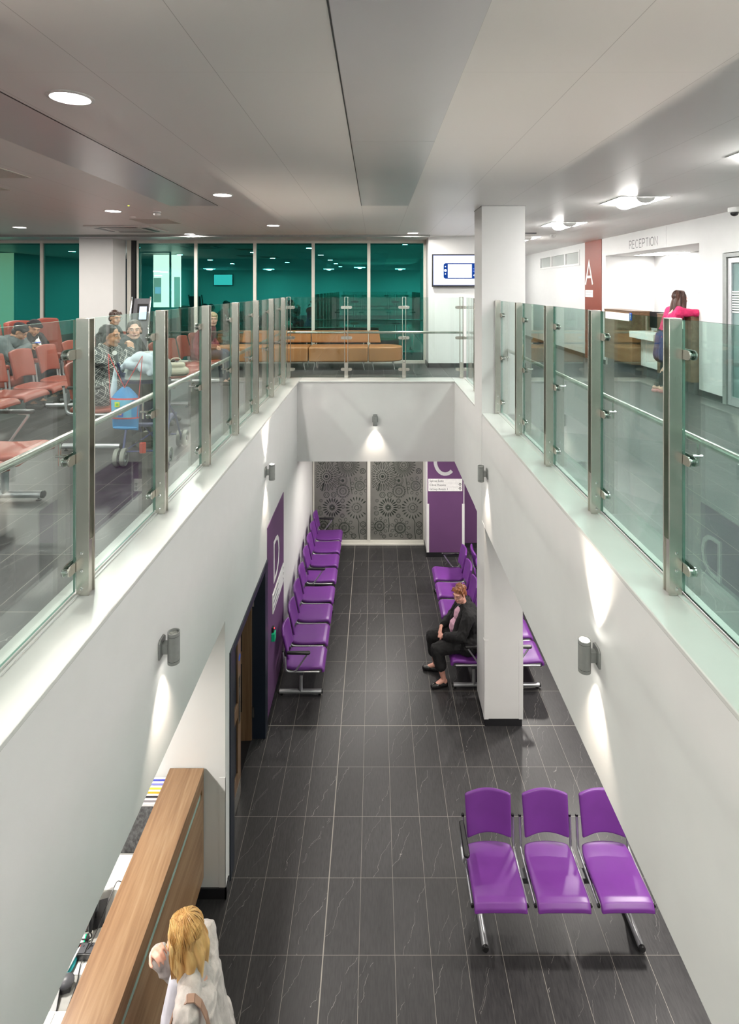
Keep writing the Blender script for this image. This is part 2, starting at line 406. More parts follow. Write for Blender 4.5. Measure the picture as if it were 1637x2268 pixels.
def text_mesh(name, body, size, mat, parent, M, th=.001, align='LEFT'):
    cu = bpy.data.curves.new(name, 'FONT'); cu.body = body; cu.size = size; cu.extrude = th; cu.align_x = align
    t = bpy.data.objects.new(name+'_tmp', cu); COL.objects.link(t)
    bpy.context.view_layer.update(); dg = bpy.context.evaluated_depsgraph_get()
    me = bpy.data.meshes.new_from_object(t.evaluated_get(dg)); bpy.data.objects.remove(t); bpy.data.curves.remove(cu)
    me.transform(M); me.materials.clear(); me.materials.append(MT[mat] if isinstance(mat, str) else mat)
    o = bpy.data.objects.new(name, me); COL.objects.link(o); o.parent = parent; return o
def area(name, loc, size, power, col=(1, .95, .88), parent=None, shape='DISK', size_y=None, rot=(0,0,0), spread=None):
    d = bpy.data.lights.new(name, 'AREA'); d.energy = power; d.color = col; d.shape = shape; d.size = size
    if size_y: d.size_y = size_y
    if spread: d.spread = spread
    o = bpy.data.objects.new(name, d); COL.objects.link(o); o.location = loc; o.rotation_euler = rot
    if parent: o.parent = parent
    return o
# ---------------------------------------------------------------- the building shell
S('floor', -7, 9, -2.5, 20, -.12, 0, 'tile')
S('floor', -11, -1.685, -9, 13, ZU-.1, ZU, 'tile_up')
S('floor', 1.70, 9, -9, 20, ZU-.1, ZU, 'tile_up')
S('floor', -1.685, 1.70, 9.9, 12.2, ZU-.1, ZU, 'tile_up')
S('floor', -1.685, 1.70, -9, -.55, ZU-.1, ZU, 'tile_up')
S('ceiling', -11, 9, -9, 20, ZC, ZC+.12, 'ceil')
S('ceiling', -7, -1.40, -2.5, 12, ZS, ZS+.1, 'soffit')
S('ceiling', 1.42, 9, -2.5, 20, ZS, ZS+.1, 'soffit')
S('ceiling', -1.37, 1.39, 9.60, 12, ZS, ZS+.1, 'soffit')
S('ceiling', -1.37, 1.39, -2.5, -.26, ZS, ZS+.1, 'soffit')
# upstands round the void
S('wall_left', -1.60, XL, -.4, 9.59, ZS, ZU, 'wall')
S('wall_right', XR, 1.62, -.4, 9.59, ZS, ZU, 'wall')
S('wall_far', -1.60, 1.62, 9.59, 9.8, ZS, ZU, 'wall')
S('wall_near', -1.60, 1.62, -.5, -.25, ZS, ZU, 'wall')
# ledge boards with a small nosing
S('trim_1', -1.685, -1.332, -.6, 9.93, ZU-.012, ZU+.018, 'ledge', bevel=.006)
S('trim_2', 1.383, 1.70, -.6, 7.10, ZU-.012, ZU+.018, 'ledge', bevel=.006)
S('trim_2', 1.383, 1.70, 7.62, 9.93, ZU-.012, ZU+.018, 'ledge', bevel=.006)
S('trim_3', -1.332, 1.383, 9.565, 9.93, ZU-.012, ZU+.018, 'ledge', bevel=.006)
S('trim_4', -1.332, 1.383, -.6, -.24, ZU-.012, ZU+.018, 'ledge', bevel=.006)
ZL = ZU+.018
for x0, x1, y0, y1 in ((-1.575, -1.563, -.5, 9.8), (1.598, 1.610, -.5, 7.1), (1.598, 1.610, 7.62, 9.8)):
    S('trim_5', x0, x1, y0, y1, ZL, ZL+.006, 'ledge')
# lower storey, left side: reception recess, door wall, wall behind the seats
S('wall_left', -7, XL, 5.0, 5.14, 0, ZS, 'wall')
S('wall_left', -1.53, XL, 6.92, 11.95, 0, ZS, 'wall')
S('wall_left', -1.53, XL, 5.14, 6.92, 2.14, ZS, 'wall')
S('wall_left', -7.1, -7, -2.5, 12, 0, ZS, 'wall')
S('wall_near', -7, 9, -2.6, -2.5, 0, ZS, 'wall')
S('wall_right', 4.95, 5.1, -2.5, 11.9, 0, ZS, 'wall')
S('wall_back', -7, -1.53, 8.6, 8.7, 0, ZS, 'wall')
pan = S('wall_left', XL, XL+.008, 6.93, 8.15, .1, ZS, 'purple_wall')
S('baseboard_left', XL, XL+.013, 6.93, 11.9, 0, .095, 'skirt')
S('baseboard_left', XL, XL+.013, 4.985, 5.10, 0, .095, 'skirt')
S('baseboard_left', -6.9, XL+.013, 4.985, 5.0, 0, .095, 'skirt')
def guard(x0, x1, y0, y1, z1=1.10): S('trim_6', x0, x1, y0, y1, .096, z1, 'wall')
guard(XL-.055, XL+.004, 4.997, 5.0); guard(XL, XL+.004, 4.997, 5.06)
# lower far side
S('wall_far', 1.07, 1.85, 11.345, 12.1, 0, ZS, 'wall')
S('wall_far', 1.085, 1.83, 11.338, 11.345, .096, ZS, 'purple_wall')
S('wall_far', 1.85, 4.95, 11.76, 11.9, 0, ZS, 'purple_wall')
S('baseboard_far', 1.07, 1.86, 11.33, 11.338, 0, .096, 'skirt')
S('baseboard_far', 1.06, 1.07, 11.33, 11.9, 0, .096, 'skirt')
S('baseboard_far', 1.86, 4.9, 11.745, 11.76, 0, .096, 'skirt')
S('trim_6', 1.066, 1.118, 11.333, 11.338, .096, 1.10, 'wall'); S('trim_6', 1.80, 1.853, 11.333, 11.338, .096, 1.10, 'wall')
# columns
col = S('column', XR-.003, 1.875, 6.95, 7.45, .1, ZS+.02, 'wall'); S('column', XR+.004, 1.868, 6.957, 7.443, 0, .1, 'skirt')
guard(XR-.006, XR+.05, 6.946, 6.95); guard(1.825, 1.879, 6.946, 6.95); guard(XR-.007, XR-.003, 6.946, 7.0)
S('column', XR-.006, 1.945, 7.10, 7.62, ZU-.03, ZC, 'wall'); S('column', XR-.004, 1.6, 7.12, 7.60, ZS, ZU, 'wall')
S('trim_7', XR-.012, 1.951, 7.092, 7.628, ZC-.008, ZC, 'mgrey')
S('column', -6.14, -5.44, 11.35, 11.93, ZU, ZC-.0, 'wall')
# upper right wall with reception opening, door and high window
XW = 4.95
S('wall_right', XW, XW+.2, -9, 6.55, ZU, ZC, 'wall')
S('wall_right', XW, XW+.2, 6.55, 7.77, 6.07, ZC, 'wall')
S('wall_right', XW, XW+.2, 7.77, 8.36, ZU, ZC, 'wall')
S('wall_right', XW, XW+.2, 8.36, 11.75, 6.26, ZC, 'wall')
S('wall_right', XW, XW+.2, 11.75, 13.24, ZU, ZC, 'wall')
S('wall_right', XW, XW+.2, 13.24, 16.43, ZU, 6.12, 'wall'); S('wall_right', XW, XW+.2, 13.24, 16.43, 6.50, ZC, 'wall')
S('wall_right', XW, XW+.2, 16.43, 20, ZU, ZC, 'wall')
S('wall_right', XW-.012, XW, 11.95, 12.88, ZU+.01, ZC, 'red_wall')
S('trim_8', XW-.004, XW, 9.30, 11.72, 6.262, ZC-.01, 'wall')
for y0, y1 in ((7.80, 8.36), (11.75, 11.95), (12.88, 19.9)): S('baseboard_right', XW-.014, XW, y0, y1, ZU, ZU+.095, 'skirt')
S('baseboard_right', XW-.014, XW, -9, 6.5, ZU, ZU+.095, 'skirt')
S('wall_far', 5.15, 6.12, 11.95, 12.1, ZU, ZC, 'wall'); S('wall_back', 6.10, 6.2, 7.0, 12, ZU, ZC, 'wall'); S('wall_near', 5.15, 6.12, 7.9, 8.0, ZU, ZC, 'wall')
S('ceiling', 5.15, 6.12, 7.9, 12, 6.265, 6.30, 'wall')
S('wall_far', 3.0, 9, 19.9, 20, ZU, ZC, 'wall')
# wall carrying the television
S('wall_far', 1.10, 3.1, 11.30, 12.3, ZU, ZC, 'wall'); S('wall_right', 3.0, 3.1, 12.3, 20, ZU, ZC, 'wall')
S('baseboard_far', 1.09, 3.11, 11.285, 11.30, ZU, ZU+.09, 'skirt')
S('baseboard_far', 1.085, 1.10, 11.285, 11.9, ZU, ZU+.09, 'skirt')
# outer walls out of the picture
S('wall_left', -11.1, -11, -9, 13, ZU, ZC, 'wall'); S('wall_near', -11, 9, -9.1, -9, ZU, ZC, 'wall')
# satin strips in the ceiling, pocket above the windows
S('trim_9', -.178, .432, 3.985, 7.09, ZC-.003, ZC+.01, 'strip'); S('trim_9', -.172, .432, -3, 3.98, ZC-.003, ZC+.01, 'strip')
S('trim_9', -.181, -.174, -3, 7.09, ZC-.0035, ZC+.01, 'black')  # black strip drawn in as the shadow line along the panel edge
S('trim_10', -2.665, -2.045, -3, 7.10, ZC-.003, ZC+.01, 'strip'); S('trim_10', -2.045, -2.038, -3, 7.1, ZC-.0035, ZC+.01, 'black')  # its black edge is a drawn-in shadow line as well
S('trim_11', -11, 1.10, 11.0, 11.90, ZC-.035, ZC+.01, 'strip'); S('trim_12', -11, 1.10, 10.985, 11.0, ZC-.045, ZC+.01, 'mgrey')
# facade
FY = 11.95
mull = [1.085, -.138, -1.35, -2.62, -3.905, -5.19]
mull2 = [-6.3, -7.26, -8.5, -9.75, -11.0]
wn = 0
def window(x1, x0, z0, z1, n, pane='facade', sill=.07):
    o = struct(empty('window_%d' % n, ((x0+x1)/2, FY, z0)))
    h = z1-z0; W = (x1-x0)/2; t = .034
    for a, b, c, d in ((-W-.0, -W+t, 0, h), (W-t, W, 0, h), (-W+t, W-t, 0, sill), (-W+t, W-t, h-.06, h)):
        MB().box(a, b, -.05, .05, c, d).build('frame_bar', 'frame', o, bevel=.003)
    MB().box(-W+t-.004, W-t+.004, -.006, .006, sill-.004, h-.056).build('glass_pane', pane, o)
    return o
for a, b in zip(mull[:-1], mull[1:]): wn += 1; window(a, b, ZU, ZC-.035, wn)
for a, b in zip(mull2[:-1], mull2[1:]): wn += 1; window(a, b, ZU, ZC-.035, wn)
S('trim_13', -5.30, -5.22, FY-.06, FY+.06, ZU, ZC-.03, 'black'); S('trim_13', -5.40, -5.30, FY-.05, FY+.06, ZU, ZC-.03, 'frame')
S('trim_13', 1.085, 1.10, FY-.1, FY+.06, ZU, ZC-.03, 'frame')
# patterned lower windows
def flowers(mb, z_hi, W):
    """flat cut-outs in the frosted film; plane y=-.0088; 0..W across, 0..2.4 up"""
    def P(x, z): return (x-W/2, -.0090, z)
    def ok(x, z): return .015 < x < W-.015 and .0 < z < z_hi
    def ring(cx, cz, r0, r1, n=28):
        for i in range(n):
            a, b = 2*PI*i/n, 2*PI*(i+1)/n
            q = [(cx+r*math.cos(t), cz+r*math.sin(t)) for r, t in ((r0, a), (r1, a), (r1, b), (r0, b))]
            if all(ok(*p) for p in q): mb._add([P(*p) for p in q], [(0,1,2,3)])
    def disc(cx, cz, r, n=14):
        q = [(cx+r*math.cos(2*PI*i/n), cz+r*math.sin(2*PI*i/n)) for i in range(n)]
        if all(ok(*p) for p in q): mb._add([P(*p) for p in q], [tuple(range(n))])
    def petals(cx, cz, r0, r1, wd, n, fill, tip=.5, a0=0):
        for k in range(n):
            a = a0+2*PI*k/n; d = (math.cos(a), math.sin(a)); e = (-d[1], d[0]); L_ = r1-r0
            prof = []
            m = 9
            for i in range(m+1):
                t = i/m; ww = wd*math.sin(PI*min(1, t**(tip*2)))**.8 if 0 < t < 1 else 0
                prof.append((t, ww))
            L1 = [(cx+d[0]*(r0+L_*t)+e[0]*w_, cz+d[1]*(r0+L_*t)+e[1]*w_) for t, w_ in prof]
            R1 = [(cx+d[0]*(r0+L_*t)-e[0]*w_, cz+d[1]*(r0+L_*t)-e[1]*w_) for t, w_ in prof][::-1][1:-1]
            q = L1+R1
            if fill:
                if all(ok(*p) for p in q): mb._add([P(*p) for p in q], [tuple(range(len(q)))])
            else:
                for i in range(len(q)):
                    a1, b1 = q[i], q[(i+1) % len(q)]
                    if not (ok(*a1) and ok(*b1)): continue
                    dx, dz = b1[0]-a1[0], b1[1]-a1[1]; ln = math.hypot(dx, dz) or 1; nx, nz = -dz/ln*.0048, dx/ln*.0048
                    mb._add([P(a1[0]-nx, a1[1]-nz), P(b1[0]-nx, b1[1]-nz), P(b1[0]+nx, b1[1]+nz), P(a1[0]+nx, a1[1]+nz)], [(0,1,2,3)])
    def stem(pts, w0):
        for (x0, z0), (x1, z1) in zip(pts[:-1], pts[1:]):
            if ok(x0, z0) and ok(x1, z1): mb._add([P(x0-w0, z0), P(x0+w0, z0), P(x1+w0, z1), P(x1-w0, z1)], [(0,1,2,3)])
    s = W/700.; T = z_hi   # drawing is 700 wide, 1060 high from the top down
    def X(u): return u*s
    def Z(v): return 1.76 - v*s + .07
    # big drop-petal flower
    petals(X(160), Z(225), X(100), X(195), .020, 22, False, .8); petals(X(160), Z(225), X(56), X(92), .010, 20, True); ring(X(160), Z(225), X(36), X(44)); disc(X(160), Z(225), X(20))
    petals(X(440), Z(75), X(62), X(160), .011, 26, False, .45); ring(X(440), Z(75), X(48), X(56)); petals(X(440), Z(75), X(14), X(40), .006, 14, True)
    ring(X(640), Z(155), X(30), X(38)); ring(X(640), Z(155), X(12), X(20))
    petals(X(375), Z(280), X(52), X(66), .006, 26, True); ring(X(375), Z(280), X(44), X(48)); disc(X(375), Z(280), X(20))
    petals(X(600), Z(350), X(48), X(72), .010, 22, True); petals(X(600), Z(350), X(80), X(125), .028, 9, False, .55); petals(X(600), Z(350), X(20), X(46), .006, 16, True); ring(X(600), Z(350), X(14), X(18))
    petals(X(378), Z(420), X(30), X(56), .007, 20, True); ring(X(378), Z(420), X(72), X(77)); petals(X(378), Z(420), X(77), X(90), .009, 22, False); ring(X(378), Z(420), X(10), X(15))
    for cx, cz, r in ((160, 470, 40), (255, 468, 36), (88, 545, 22), (372, 548, 30), (70, 640, 24), (380, 625, 26), (80, 710, 32), (370, 745, 28), (645, 860, 40), (645, 955, 40), (520, 1015, 34), (92, 25, 42), (240, 15, 30), (675, 1030, 22), (180, 1020, 26), (270, 1000, 24)):
        ring(X(cx), Z(cz), X(r*.78), X(r)); ring(X(cx), Z(cz), X(r*.38), X(r*.52))
    petals(X(235), Z(635), X(62), X(132), .016, 20, True, .55); petals(X(235), Z(635), X(8), X(50), .009, 14, True)
    petals(X(560), Z(640), X(45), X(75), .006, 22, True); petals(X(560), Z(640), X(84), X(150), .014, 20, True, .95); ring(X(560), Z(640), X(25), X(33))
    petals(X(395), Z(905), X(52), X(84), .012, 24, True); petals(X(395), Z(905), X(86), X(135), .030, 9, False); petals(X(395), Z(905), X(16), X(48), .007, 16, True); ring(X(395), Z(905), X(10), X(14))
    petals(X(120), Z(880), X(48), X(76), .012, 22, True); petals(X(120), Z(880), X(80), X(125), .028, 9, False); petals(X(120), Z(880), X(14), X(44), .007, 16, True)
    stem([(X(560), Z(760)), (X(590), Z(830)), (X(585), Z(950)), (X(600), Z(1050))], .008)
    stem([(X(240), Z(770)), (X(250), Z(880)), (X(235), Z(960))], .008); stem([(X(305), Z(10)), (X(312), Z(100)), (X(330), Z(170))], .005); stem([(X(100), Z(420)), (X(125), Z(310))], .014)
    stem([(X(470), Z(240)), (X(480), Z(330)), (X(500), Z(460))], .006)
MT['film'] = noise_mat('frosted_film', (.215, .212, .195), .24, .25, .32, 1.1)
MT['motif'] = noise_mat('clear_cutout', (.045, .055, .045), .10, .2, .5, 2)
for n_, (x1, x0) in enumerate(((1.085, -.138), (-.138, -1.36))):
    wn += 1
    o = window(x1, x0, 0, ZS+.1, wn, 'pane', .075)
    W = x1-x0-.068
    MB().box(-W/2, W/2, -.0085, -.0065, .076, ZS+.04).build('frosted_film', 'film', o)
    mb = MB(); flowers(mb, 2.5, W); mb.build('flower_cutout', 'motif', o)
S('wall_far', -7, 1.1, 12.05, 12.2, -.1, .0, 'black')
S('trim_14', XL, 1.07, 11.84, 11.90, 0, .028, 'frame')
S('wall_far', -7, 1.1, 12.0, 12.3, ZS+.1, ZU-.1, 'wall')
# high three-light window in the right wall
wn += 1
o = struct(empty('window_%d' % wn, (XW+.03, 14.83, 6.12)))
for y0, y1, z0, z1 in ((-1.6, -1.54, 0, .38), (1.54, 1.6, 0, .38), (-1.54, 1.54, 0, .05), (-1.54, 1.54, .33, .38), (-.62, -.54, .05, .33), (.5, .58, .05, .33)):
    MB().box(-.045, .045, y0, y1, z0, z1).build('frame_bar', 'wall', o)
MT['hiwin'] = noise_mat('grey_green_glass', (.60, .63, .61), .03, .2, .05, 3)
MB().box(0, .01, -1.55, 1.55, .04, .34).build('glass_pane', 'hiwin', o)
# glazed door at the right edge
o = struct(empty('door_1', (XW, 7.16, ZU)))
for y0, y1, z0, z1 in ((.53, .61, 0, 2.13), (-.61, -.53, 0, 2.13), (-.53, .53, 2.07, 2.13)):
    MB().box(-.02, .06, y0, y1, z0, z1).build('door_frame', 'mgrey', o, bevel=.004)
MT['satin_alu'] = noise_mat('satin_aluminium', (.62, .63, .64), .35, .6)
lf = MB()
for y0, y1, z0, z1 in ((.45, .52, .01, 2.06), (-.52, -.45, .01, 2.06), (-.45, .45, 1.99, 2.06), (-.45, .45, .01, .13)): lf.box(.0, .045, y0, y1, z0, z1)
lf.build('door_leaf', 'satin_alu', o, bevel=.003)
MB().box(.018, .026, -.45, .45, .13, 1.99).build('glass_pane', 'pane', o)
mm = MB()
for k in range(9): mm.box(.015, .018, -.45, .45, 1.30+.035*k, 1.318+.035*k)
mm.build('manifestation_stripe', 'white', o)
MB().box(.035, .045, -.45, .45, .13, 1.99).build('closed_blind', 'wall', o)
# double door in the lower left wall
o = struct(empty('door_2', (XL, 6.03, 0)))
for y0, y1, z0, z1, x0 in ((-.89, -.75, 0, 2.14, -.17), (.73, .89, 0, 2.14, -.17), (-.75, .73, 2.06, 2.14, -.17)):
    MB().box(x0, .014, y0, y1, z0, z1).build('door_frame', 'navy', o, bevel=.004)
def leaf(parent, loc, rz, name='door_leaf', plate=True, sticker=False, width=.735):
    e = MB()
    e.box(-.022, .022, 0, .12, .005, 2.05); e.box(-.022, .022, width-.13, width, .005, 2.05); e.box(-.022, .022, .12, width-.13, 1.93, 2.05)
    e.box(-.022, .022, .12, width-.13, .95, 1.10); e.box(-.022, .022, .12, width-.13, .005, .35)
    l = e.build(name, 'wood_door', parent, bevel=.002, loc=loc, rz=rz)
    MB().box(-.006, .006, .12, width-.13, .35, .95).build('lower_panel', 'navy', l)
    MB().box(-.005, .005, .12, width-.13, 1.10, 1.93).build('vision_panel', 'navy', l)
    MB().box(.0225, .0245, .02, width-.02, .02, .20).build('kick_plate', 'steel', l)
    if plate: MB().box(.0225, .0250, width-.10, width-.03, .85, 1.35).build('push_plate', 'steel', l)
    if sticker: MB().lathe([(.035, 0), (.035, .002)], (.0225, width-.06, 1.55), 20, M=Matrix.Rotation(PI/2, 4, 'Y')).build('round_sticker', MT['blue'], l)
    return l
MT['blue'] = noise_mat('sticker_blue', (.02, .10, .55), .4)
leaf(o, (-.13, -.745, 0), 0, sticker=True)
l2 = leaf(o, (-.15, .72, 0), PI/2+.05, plate=False)
for z in (.28, 1.65):
    MB().box(-.008, .03, -.002, .012, z, z+.13).build('hinge', 'steel', o, loc=(-.15, .705, 0))
S('floor', -4, -1.53, 5.2, 8.6, 0, .006, 'skirt')

# ---------------------------------------------------------------- lamps
MT['lens'] = emis('lamp_lens', (1, .96, .88), 14)
MT['trof'] = emis('troffer_light', (1, .985, .95), P_TROF/(PI*.36))
MT['lens_off'] = noise_mat('unlit_lens', (.45, .46, .42), .15, .4, .4, 60)
def downlight(x, y, z, power, label, group, col=(1, .945, .88), r=.10, spread=3.1):
    o = tag(empty('ceiling_downlight', (x, y, z)), label, 'ceiling light', group)
    MB().lathe([(r+.022, 0), (r+.024, -.004), (r+.004, -.009), (r, -.003), (r, 0)], n=36, caps=False).build('trim_ring', 'white', o, smooth=True)
    MB().lathe([(.001, -.0012), (r-.001, -.001)], n=32, caps=False).build('lens', 'lens', o)
    area('bulb', (0, 0, -.010), 2*r*.9, power, col, o, spread=spread)
    return o
DL = 'round recessed downlight '
for x, y, p, lb in ((-1.71, 3.07, 1, DL+'nearest the camera, beside the grey ceiling strip'), (-1.75, 6.27, 1, DL+'beyond the end of the left grey strip'),
    (-1.74, 9.33, 1, DL+'above the left balustrade near its far corner'), (-3.63, 7.58, 1, DL+'between grey strip and smoke detector'),
    (-6.24, 9.6, 1, DL+'near the left windows, leftmost of all'), (-3.66, 10.8, 1, DL+'close to the windows behind the air conditioning cassette'), (.73, 10.6, 1, DL+'in front of the television wall')):
    downlight(x, y, ZC, P_DOWN*p, lb, 'round ceiling downlights')
for x, y in ((-1.72, 0), (-1.72, -3.2), (-3.65, 4.4), (-3.65, 1.2), (-6.24, 6.4), (-6.24, 3.2), (-6.24, 0), (-8.8, 8), (-8.8, 4)):
    downlight(x, y, ZC, P_DOWN, DL+'outside the picture', 'round ceiling downlights outside the picture')
def troffer(x, y, label, group='square ceiling light fittings'):
    o = tag(empty('square_ceiling_light', (x, y, ZC)), label, 'ceiling light', group)
    f = MB()
    for a, b, c, d in ((-.30, .30, -.30, -.285), (-.30, .30, .285, .30), (-.30, -.285, -.285, .285), (.285, .30, -.285, .285)): f.box(a, b, c, d, -.006, 0)
    f.build('frame', 'white', o)
    MB().box(-.285, .285, -.285, .285, -.004, 0).build('diffuser', 'trof', o)
    n = 12; poly = [(.11*math.cos(PI+PI*i/n), -.004+.07*math.sin(PI+PI*i/n)) for i in range(n+1)]
    MB().prism([(p[0], p[1]) for p in poly], 1, -.27, .27).build('curved_basket', 'trof', o, smooth=True)
    MB().prism([(p[0]*1.03, p[1]*1.03) for p in poly], 1, -.284, -.27).build('basket_end', 'white', o)
    return o
troffer(3.16, 6.67, 'bright square ceiling light nearest the camera, in front of reception')
troffer(3.16, 9.17, 'bright square ceiling light, second one, beside the white column')
troffer(3.16, 11.65, 'bright square ceiling light, furthest one, partly behind the white column')
for y in (14.15, 16.65, 4.17, 1.67, -.83): troffer(3.16, y, 'unseen square ceiling light added for corridor and room light', 'added unseen square ceiling lights')  # unseen fittings added for their light; the far two brighten the corridor wall
for x, y in ((-2.6, -6.8), (-6, -7), (1.4, -6.6), (-9.2, -6.5), (3.6, -6.8), (-.8, -4.4)): troffer(x, y, 'square ceiling light reflected in the windows', 'square ceiling lights behind the camera')
# lower storey
LD = 'recessed downlight in the lower ceiling, out of sight'
for x, y, p in ((-2.7, 3.9, 1.1), (-2.7, 2.0, 1.0), (-4.6, 3.2, 1), (2.9, 2.5, 1.1), (2.9, 4.9, 1.2), (2.9, 7.6, 1.1), (2.7, 9.8, 1), (.25, 10.7, .7), (-.45, 9.9, .35), (-2.6, 7.2, .25), (3.2, .6, .8)):
    downlight(x, y, ZS, P_LOW*p, LD, 'lower ceiling downlights')
# reception recess
o = tag(empty('strip_light', (5.75, 11.0, 6.265)), 'slim linear ceiling light inside the reception recess', 'ceiling light')
MB().box(-.30, .30, -.55, .55, -.008, 0).build('frame', 'white', o)
MT['strip_em'] = emis('strip_light_glow', (1, .97, .95), 9)
MB().box(-.28, .28, -.53, .53, -.011, -.003).build('diffuser', 'strip_em', o)
area('bulb', (0, -1.8, -.02), .5, 9, (1, .97, .96), o)  # area lamp added clear of the strip to light the recess
# up and down wall lights
def sconce(x, y, rz, label, up=True, down=True, boost=2.1, grp='cylinder wall lights round the void'):
    """local +x points away from the wall; origin on the wall, z centre"""
    o = tag(empty('wall_light', (x, y, 3.275), rz), label, 'wall light', grp)
    cx = .082
    MB().lathe([(.0385, -.076), (.0385, .076)], (cx, 0, 0), 36).build('body', 'mgrey', o, smooth=True)
    for z in (-.078, .074): MB().lathe([(.0372, z-.001), (.0372, z+.005)], (cx, 0, 0), 36).build('groove', 'black', o, smooth=True)
    for s_, on in ((1, up), (-1, down)):
        MB().lathe([(.030, s_*.079), (.0385, s_*.079), (.0385, s_*.098), (.0345, s_*.099), (.031, s_*.097), (.030, s_*.084)], (cx, 0, 0), 36, caps=False).build('end_ring', 'mgrey', o, smooth=True)
        MB().lathe([(.001, s_*.086), (.031, s_*.086)], (cx, 0, 0), 28, caps=False).build('lens', 'lens' if on else 'lens_off', o)
        if on:
            d = bpy.data.lights.new('bulb', 'SPOT'); d.energy = P_SCONCE*(boost if s_ > 0 else 1); d.color = (1, .86, .72); d.spot_size = math.radians(74); d.spot_blend = 1.0; d.shadow_soft_size = .014
            l = bpy.data.objects.new('bulb', d); COL.objects.link(l); l.parent = o; l.location = (cx-.01, 0, s_*.102); l.rotation_euler = (0 if s_ < 0 else PI, -s_*0.0, 0)
    MB().box(.012, .05, -.022, .022, -.035, .03).build('arm', 'mgrey', o, bevel=.002)
    MB().prism([(-.05, -.055), (.05, -.055), (.05, .045), (.03, .062), (-.03, .062), (-.05, .045)], 0, 0, .012).build('back_plate', 'mgrey', o, bevel=.002)
    return o
sconce(XL, 3.50, 0, 'grey cylinder wall light on left wall, nearest camera, shining only downward', up=False)
sconce(XL, 6.83, 0, 'grey cylinder wall light on left wall beyond the door, lit top and bottom')
sconce(XR, 3.42, PI, 'grey cylinder wall light on right wall, nearest camera, with glowing top')
sconce(XR, 6.77, PI, 'grey cylinder wall light on right wall just in front of the column', up=False)
sconce(0.0, 9.59, -PI/2, 'grey cylinder wall light in the middle of the far upstand', up=False)

GO = 'cylinder wall lights outside the picture'
for x_, r_ in ((XL, 0), (XR, PI)): sconce(x_, .12, r_, 'grey cylinder wall light outside the picture', boost=5.5, grp=GO)
# lit window of the wing opposite, and a glowing panel imitating a reflection
MT['litwall'] = emis('lit_room_beyond', (.86, .95, .84), 6.0); MT['litwin'] = emis('lit_window_lamp', (1, 1, 1), 10); MT['litblue'] = emis('lit_room_blue', (.35, .6, .9), 3.2); MT['litdim'] = emis('lit_room_dim', (.30, .42, .36), 3)
o = tag(empty('lit_window_or_glow', (-6.42, 16.0, 4.98)), 'brightly lit window across the dark courtyard, seen through the teal glass right of the column', 'window')
MB().box(-.43, .41, .9, .95, 0, 1.62).build('far_wall', 'litwall', o)
for a_, b_, c_, d_ in ((-.47, -.43, -.03, 1.65), (.41, .45, -.03, 1.65), (-.43, .41, -.03, 0), (-.43, .41, 1.62, 1.65)): MB().box(a_, b_, -.03, .03, c_, d_).build('frame_bar', 'black', o)
MB().box(-.40, -.18, .85, .88, .15, .9).build('doorway', 'litdim', o); MB().box(.25, .40, .80, .88, 0, .93).build('doorway', 'litdim', o); MB().box(-.30, -.16, .7, .8, .42, .62).build('water_bottle', 'litblue', o)
for x, z in ((-.1, 1.06), (-.28, .95), (-.42+.1, 1.08)): MB().box(x, x+.16, .6, .8, z, z+.035).build('lamp', 'litwin', o)
o = tag(empty('lit_window_or_glow', (-10.75, 16.0, 4.4)), 'pale green glowing panel standing in for a reflection, cut by the left picture edge', 'window')
MB().box(-.5, .20, 0, .05, 0, 2.2).build('glow_panel', MT.setdefault('litpale', emis('pale_green_glow', (.35, .50, .32), 2.2)), o); MB().box(.20, .25, -.02, .05, 0, 2.2).build('frame_bar', 'black', o)  # emissive sheet added for the pale reflection at the window's edge
# ---------------------------------------------------------------- balustrades
def pill(mb, x0, x1, yc, zc, L_, h):
    n = 8; r = h/2; poly = []
    for k in range(n+1): a = -PI/2+PI*k/n; poly.append((yc+L_/2-r+r*math.cos(a), zc+r*math.sin(a)))
    for k in range(n+1): a = PI/2+PI*k/n; poly.append((yc-L_/2+r+r*math.cos(a), zc+r*math.sin(a)))
    mb.prism(poly, 0, x0, x1)
POSTH = 1.462
def post(parent, y):
    """plates face along the run; the glass side is local -x"""
    mb = MB()
    mb.box(-.034, .034, -.033, -.024, 0, POSTH); mb.box(-.034, .034, .024, .033, 0, POSTH)
    mb.box(-.027, .027, -.024, .024, 0, .285); mb.box(-.034, .034, -.024, .024, POSTH-.006, POSTH)
    p = mb.build('post', 'steel', parent, bevel=.0015, loc=(0, y, 0))
    for z in (.224, .132, .036):
        for s_ in (-1, 1):
            MB().lathe([(.0085, 0), (.0085, .002), (.005, .0035), (.004, .002), (.001, .002)], (-.004, s_*.033, z), 16, M=Matrix.Rotation(s_*-PI/2, 4, 'X')).build('bolt_head', 'chrome', p, smooth=True)
    for z, br in ((.150, 0), (.720, 1), (1.272, 0)):
        mb = MB(); pill(mb, -.044, -.035, 0, z, .205, .052)
        mb.box(-.036, -.030, -.02, .02, z-.015, z+.015)
        c = mb.build('clamp', 'steel', p, bevel=.0015)
        mb = MB(); pill(mb, -.076, -.067, 0, z, .205, .052)
        for yy in (-.075, .075): mb.lathe([(.012, -.036), (.012, .006)], (-.044, yy, z), 14, M=Matrix.Rotation(PI/2, 4, 'Y'))
        mb.build('clamp', 'chrome', p, bevel=.0015)
        if br:
            b = MB(); b.tube([(-.074, 0, z+.005), (-.158, 0, z+.005)], .009); b.tube([(-.138, 0, z-.045), (-.138, 0, z+.078)], .0075); b.tube([(-.138, -.03, z+.078), (-.138, .03, z+.078)], .006)
            b.build('handrail_bracket', 'chrome', p, smooth=True)
    return p
